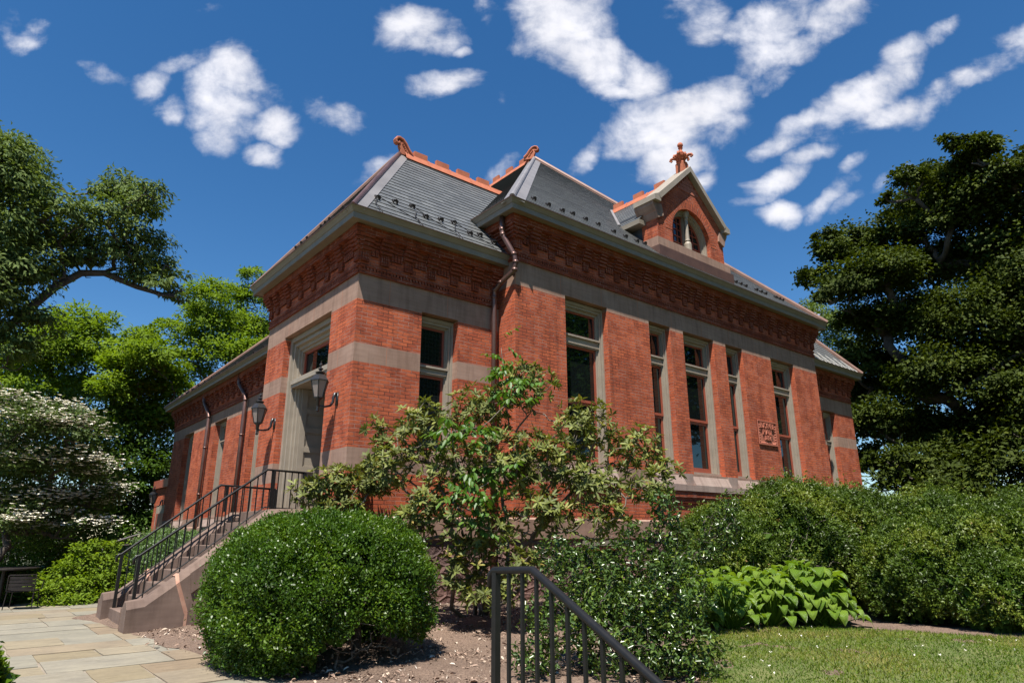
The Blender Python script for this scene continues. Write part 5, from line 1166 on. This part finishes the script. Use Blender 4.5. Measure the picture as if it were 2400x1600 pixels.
def hosta(label):
    T = thing('hosta_plant', (0, 0, 0), label, 'hosta', 'hostas along the lawn edge'); B = []; st = MB()
    for k in range(84):
        ring = k/84; yaw = k*2.4+rng.normal()*.25; L_ = .125+.115*rng.random(); rise = (.62-.46*ring**1.2)*rng.uniform(.85, 1.15); r = .04+.26*ring
        p = V3(r*math.cos(yaw), r*math.sin(yaw), 0); B.append(hosta_leaf(p, yaw, L_, L_*rng.uniform(.68, .85), rise, .75+.8*ring*rng.random()+.2, rng.uniform(.1, .4)))
        st.tube([V3(.02*math.cos(yaw), .02*math.sin(yaw), 0), p*.8+V3(0, 0, rise*.6), B[-1][2]], [.009, .007, .005], 5)
    fastmesh('leaf_rosette', np.array(B), 35, HQ, LF_HOS, rng.random(84), T, HUV); st.build('stalks', LF_HOS, T); return T
hp = [(3.55, -3.75), (4.0, -4.35), (4.45, -3.9), (4.75, -4.55), (5.15, -4.2), (5.35, -4.85), (5.55, -4.45), (5.4, -5.05), (3.5, -4.05), (5.75, -4.7), (4.9, -3.55), (2.9, -3.1), (2.55, -3.55), (4.2, -3.3), (5.6, -3.9)]
words = ['hosta clump nearest the holly bush at the left end of the row', 'front hosta clump on the lawn edge, second from the left', 'hosta clump in the middle of the bed behind the front row on the left', 'front hosta clump at the centre of the lawn edge', 'hosta clump in the middle row at the centre of the bed', 'front hosta clump on the lawn edge right of centre', 'hosta clump in the middle row toward the azaleas', 'rightmost front hosta clump touching the azalea shrub', 'low hosta clump partly behind the glossy holly bush, by the lawn corner', 'rearmost right hosta clump under the azalea bank', 'back-row hosta clump below the azalea, left of centre', 'shaded hosta clump seen through the holly branches, by the wall', 'shaded hosta clump directly behind the holly bush', 'back-row hosta clump at the left beside the thin holly shoot', 'back-row hosta clump at the right below the azalea']
H0 = hosta(words[0]); H1 = hosta(words[1]); H2 = hosta(words[2])
for i, ((x, y), wd) in enumerate(zip(hp, words)):
    x, y = x-.17, y+.12
    z = G(x, y)+.03; sc_ = rng.uniform(1.0, 1.28)
    if i < 3: o = (H0, H1, H2)[i]; o.location = (x, y, z); o.rotation_euler = (0, 0, i*1.3); o.scale = (sc_,)*3
    else: copy_thing((H0, H1, H2)[i % 3], (x, y, z), wd, rng.uniform(0, 6), (sc_, sc_, sc_*rng.uniform(.95, 1.15)))

# shrubs behind the entrance steps
azalea(V3(-.9, 8.3, .5), [(V3(-1.0, 8.2, 1.0), (.75, 1.5, .62)), (V3(-.3, 7.6, 1.15), (.8, 1.5, .72)), (V3(-.2, 10.2, 1.2), (.8, 1.4, .75))], 16000, 'low clipped green hedge shrub behind the far stair railing', 'shrubs beyond the steps', LF_HED, .05)
def bush(b, blobs, n, m, L_, label, group='shrubs beyond the steps', r=None):
    T = thing('leafy_bush', b, label, 'shrub', group); clump_leaves('foliage', blobs, n, m, T, L_, L_*.55, twigs=34, spread=.3, up=.4)
    tg = [c for c, r_ in blobs]+[np.array(c)+rdir(1)[0]*r_*.7 for c, r_ in blobs for _ in range(4)]; skeleton('branches', b, tg, M_BARK, T, r_tip=.008)
p = AT(185, 1325, 16.6); bush(V3(p[0], p[1], GZ), [((p[0]+x, p[1]+y, z), r) for x, y, z, r in ((0, 0, .8, .3), (-.45, 0, .75, .26), (-.7, .1, .9, .2), (.35, .2, .9, .34), (.1, .3, 1.25, .3), (.55, .4, 1.2, .34), (.3, .4, 1.55, .2), (-.25, .2, 1.1, .22), (.75, .3, .8, .3), (.05, -.2, .5, .3), (-.4, -.1, .45, .25), (.5, 0, .5, .3), (.62, .5, 1.55, .18), (-.05, .3, 1.5, .14))], 7000, LF_ASH, .075, 'bright green leafy bush between the terrace chair and the stair railing')
p = AT(50, 1320, 19); bush(V3(p[0], p[1], GZ), blob_clumps((p[0], p[1], 1.1), (1.1, 1.0, .8), 14, .5, 4), 6000, LF_DRK, .07, 'brownish dark bush behind the chair on the terrace')
p = AT(95, 1390, 17.8); azalea(V3(p[0], p[1], GZ), [((p[0]-.6, p[1], .7), (.8, .7, .5)), ((p[0]+.6, p[1]+.1, .65), (.7, .6, .45))], 7000, 'low dark clipped hedge at the back of the terrace', 'shrubs beyond the steps', LF_DRK, .045)
p = AT(-110, 1440, 6.6); azalea(V3(p[0], p[1], GZ), [((p[0], p[1], .62), (.40, .40, .42))], 5000, 'small shrub at the left edge of the picture, its leaves over the flagstones', 'shrubs beyond the steps', LF_BOX, .045)

# flowering dogwood
def dogwood():
    b = AT(-15, 1330, 17.5); b[2] = GZ; T = thing('dogwood_tree', b, 'flowering dogwood with tiers of cream-white bracts at the left edge', 'tree')
    sp = [(60, 1000, .9), (150, 1010, .8), (40, 1090, .9), (150, 1090, .9), (215, 1110, .6), (70, 1180, .9), (180, 1180, .7), (245, 1165, .45), (-30, 1060, .9), (120, 965, .6), (10, 960, .7), (0, 1230, .8), (110, 1240, .7), (200, 1235, .5), (265, 1150, .3), (160, 975, .35)]
    cl = [(AT(x, y, 18+rng.uniform(-.8, .8)), r*.86) for x, y, r in sp]
    skeleton('trunk', b, [c for c, r in cl]+[c+rdir(1)[0]*r*.8 for c, r in cl for _ in range(4)], M_BARK, T, r_tip=.012, rmax=.12)
    clump_leaves('crown', cl, 22000, LF_DOG, T, .085, .045, twigs=22, spread=.26, flat=.6)
    Ps, Ds = [], []
    for c, r in cl:
        k = int(36*r**1.3)
        for q in range(k):
            d = unit(rng.normal(size=3)*np.array([1, 1, .3])+np.array([.25, -.35, .35])); cc = np.array(c)+d*r*rng.uniform(.75, 1.08)*np.array([1, 1, .6])
            m_ = rng.integers(6, 15); off = rng.normal(size=(m_, 3))*np.array([.17, .17, .05])+np.array([0, 0, .07])
            for o_ in off:
                a = rng.uniform(0, 1.6)
                for j in range(4): Ps.append(cc+o_); Ds.append([math.cos(a+j*1.571)+.15, math.sin(a+j*1.571)-.25, .22])
    n = len(Ps); leaves('flowers', np.array(Ps), np.array(Ds), np.array([[.1, -.2, 1.]])+jit(n, .25), .058, .048, LF_FLO, T, 'r', .05)
dogwood()

# large tree at the left whose limb reaches over the lawn
def limb_tree():
    D0 = 24; b = AT(-190, 1290, D0); b[2] = GZ
    tr = [AT(-170, 1000, D0), AT(-100, 850, D0)]
    limb = [AT(0, 785, D0), AT(70, 722, D0), AT(130, 672, D0), AT(190, 640, D0), AT(245, 640, D0), AT(320, 672, D0), AT(380, 690, D0)]
    sp = [(140, 500, 1.0), (180, 560, 1.0), (250, 520, 1.1), (300, 470, 1.0), (340, 490, .9), (330, 560, 1.0), (270, 600, 1.0), (200, 610, .8), (150, 620, .7), (350, 620, .9), (390, 640, .75), (310, 650, .8), (410, 690, .45), (370, 665, .6), (110, 560, .9), (290, 435, .7), (240, 450, .6), (420, 705, .3), (365, 445, .5), (100, 640, .5)]
    cl = [(AT(x, y, D0+rng.uniform(-1.2, 1.2)), r*.82) for x, y, r in sp]
    sp2 = [(10, 380, 1.3), (60, 400, 1.0), (20, 470, 1.5), (75, 480, 1.1), (-40, 420, 1.7), (0, 570, 1.6), (60, 570, 1.2), (30, 650, 1.4), (-50, 560, 1.8), (-60, 680, 1.7), (10, 740, 1.2), (40, 345, .7), (90, 430, .6), (-80, 350, 1.5), (80, 650, .8), (30, 820, 1.0), (95, 760, .8), (-40, 800, 1.3), (-130, 500, 2), (-150, 650, 2)]
    cl2 = [(AT(x, y, D0+rng.uniform(-1.5, 1.8)), r*.74) for x, y, r in sp2]
    T = thing('spreading_tree', b, 'big grey-green tree at the left edge with one long limb arching out over the dogwood', 'tree')
    skeleton('trunk', b, [c for c, r in cl]+[c+rdir(1)[0]*r*.9 for c, r in cl for _ in range(5)]+[c for c, r in cl2]+[c+rdir(1)[0]*r*.8 for c, r in cl2 for _ in range(3)], M_BARK, T, r_tip=.018, trunk=tr+limb, rmax=.5, expo=.5)
    clump_leaves('crown', cl+cl2, 44000, LF_OAK, T, .19, .07, twigs=30, spread=.19, up=-.1, hang_d=.5, droop=.3)
limb_tree()
# trees behind the wing
def bright(label, sp, d, base, n, m=LF_ASH, L_=.20, rr=1.0, W_=.085):
    cl = [(AT(x, y, d+rng.uniform(-1.6, 1.6)), r*rr) for x, y, r in sp]; b = AT(base, 1290, d); b[2] = GZ
    tree('broadleaf_tree', label, 'tree', b, cl, n, m, L_, W_, group='trees behind the hall', r_tip=.017, twigs=30, spread=.19)
bright('bright green tree standing close behind the left wing roof', [(480, 700, 1.1), (540, 700, 1.0), (500, 760, 1.5), (560, 770, 1.4), (440, 790, 1.2), (500, 830, 1.4), (590, 700, 1.0), (600, 650, .8), (620, 780, 1.4), (460, 740, 1.0), (430, 840, .8), (560, 840, 1.4), (470, 890, 1.2), (400, 770, .7), (520, 680, .6), (610, 840, 1.5)], 38, 500, 26000)
bright('bright green tree left of centre below the arching limb', [(170, 770, 1.2), (215, 780, 1.1), (130, 830, 1.5), (200, 850, 1.6), (80, 880, 1.5), (160, 920, 1.6), (250, 850, 1.0), (60, 820, 1.2), (110, 780, .9), (230, 920, 1.3), (30, 870, 1.2), (20, 930, 1.3)], 36, 150, 24000)
bright('smaller yellow-green tree in the gap left of the wing roof', [(330, 800, .7), (345, 850, 1.1), (300, 870, 1.1), (280, 820, .7), (390, 870, .8), (330, 920, 1.3), (400, 930, 1.0), (270, 930, 1.2), (380, 990, 1.0), (300, 990, 1.2), (345, 790, .5)], 33, 330, 20000)
def dark(label, sp, d, base, n, m=LF_DRK, L_=.15, W_=.085): bright(label, sp, d, base, n, m, L_, 1.0, W_)
dark('dark green undergrowth tree beyond the far end of the wing', [(330, 1010, 1.3), (360, 1070, 1.3), (300, 1080, 1.4), (260, 1010, 1.4), (340, 1150, 1.4), (280, 1160, 1.4), (390, 1180, 1.2), (300, 1230, 1.4), (230, 1090, 1.3), (370, 980, 1.1), (340, 1240, 1.3), (220, 1220, 1.3), (250, 1290, 1.3), (400, 1110, 1.2), (420, 1000, 1.2)], 34, 310, 26000, LF_DRK, .19)
dark('dark green tree behind the dogwood at the left edge', [(150, 980, 1.3), (60, 1010, 1.4), (200, 1040, 1.2), (120, 1090, 1.5), (30, 1120, 1.5), (200, 1140, 1.2), (90, 1200, 1.4), (180, 1230, 1.3), (10, 1220, 1.4), (-60, 1100, 1.8), (100, 1290, 1.2), (20, 1310, 1.2), (190, 1310, 1.0), (-80, 1250, 1.6)], 27, 100, 24000)
# dark maple on the right
def maple():
    D0 = 31; b = AT(2345, 1290, D0); b[2] = GZ
    sp = [(2290, 370, .9), (2250, 420, 1.3), (2180, 440, 1.1), (2130, 420, .7), (2150, 500, 1.2), (2100, 560, 1.2), (2230, 520, 1.6), (2320, 480, 1.4), (2370, 430, 1.1), (2010, 580, 1.2), (1960, 600, .9), (1940, 560, .6), (1920, 650, .7), (1990, 680, 1.2), (2080, 660, 1.5), (2180, 640, 1.7), (2300, 620, 1.8), (2400, 560, 1.6), (2050, 760, 1.3), (2150, 770, 1.7), (2280, 770, 1.9), (2390, 720, 1.8), (2030, 860, 1.2), (2100, 900, 1.5), (2220, 900, 1.8), (2350, 880, 1.8), (2010, 940, .9), (2050, 1000, 1.2), (2150, 1020, 1.5), (2280, 1020, 1.6), (2380, 1000, 1.6), (2440, 800, 1.8), (2450, 650, 1.8), (2060, 1090, .9), (2140, 1110, 1.0), (1930, 700, .5), (2240, 340, .5), (2460, 950, 1.6), (2270, 1100, 1.0), (2310, 345, .5), (2080, 470, .4), (2390, 390, .8)]
    cl = [(AT(x, y, D0+rng.uniform(-2.2, 2.2)), r*.95) for x, y, r in sp]
    tree('dark_maple_tree', 'huge dark-leaved maple tree filling the right edge beyond the azaleas', 'tree', b, cl, 175000, LF_MAP, .155, .125, r_tip=.045, twigs=34, spread=.22, up=.1, flat=1.0)
maple()
bright('pale green tree far off, just visible between the hall and the dark maple', [(1930, 760, 1.6), (1960, 810, 1.8), (1900, 730, 1.0), (1990, 760, 1.8), (1940, 860, 1.6), (2010, 830, 1.8), (2100, 1000, 2.5), (2200, 1050, 2.5), (2000, 1000, 2.2)], 52, 1980, 14000, LF_OAK, .24, 1.0, .12)
dark('dark understorey tree behind the azaleas at the right edge', [(2120, 1100, 1.2), (2200, 1110, 1.4), (2300, 1100, 1.5), (2400, 1110, 1.6), (2160, 1160, 1.3), (2260, 1170, 1.5), (2370, 1180, 1.6), (2080, 1150, 1.0), (2460, 1160, 1.6), (2420, 1040, 1.3)], 29, 2280, 15000, LF_MAP, .2)
# trees across the way, behind the viewer: they are what the window panes mirror
def mirror_tree(x, y, h, label, k):
    b = V3(x, y, GZ-.2); cl = blob_clumps((x, y, h*.58), (h*.34, h*.34, h*.42), 36, h*.15, k); return tree('broadleaf_tree', label, 'tree', b, cl, 16000, LF_DRK, .5, .28, group='trees across the way', r_tip=.05, twigs=26, spread=.3)
MT = mirror_tree(20, -31, 23, 'tall tree across the way opposite the long front', 11)
for (x, y, sc_, rz, lb) in ((31, -27, .95, 2., 'tall tree across the way toward the right'), (40, -20, 1.0, 4., 'tall tree across the way right of the others'), (50, -18, 1., 1., 'tall tree across the way at the far right'), (8, -33, .9, 3., 'tall tree across the way behind the viewer'), (36, -35, 1.1, 5., 'tall tree across the way in the second row')): copy_thing(MT, (x, y, .3), lb, rz, sc_)
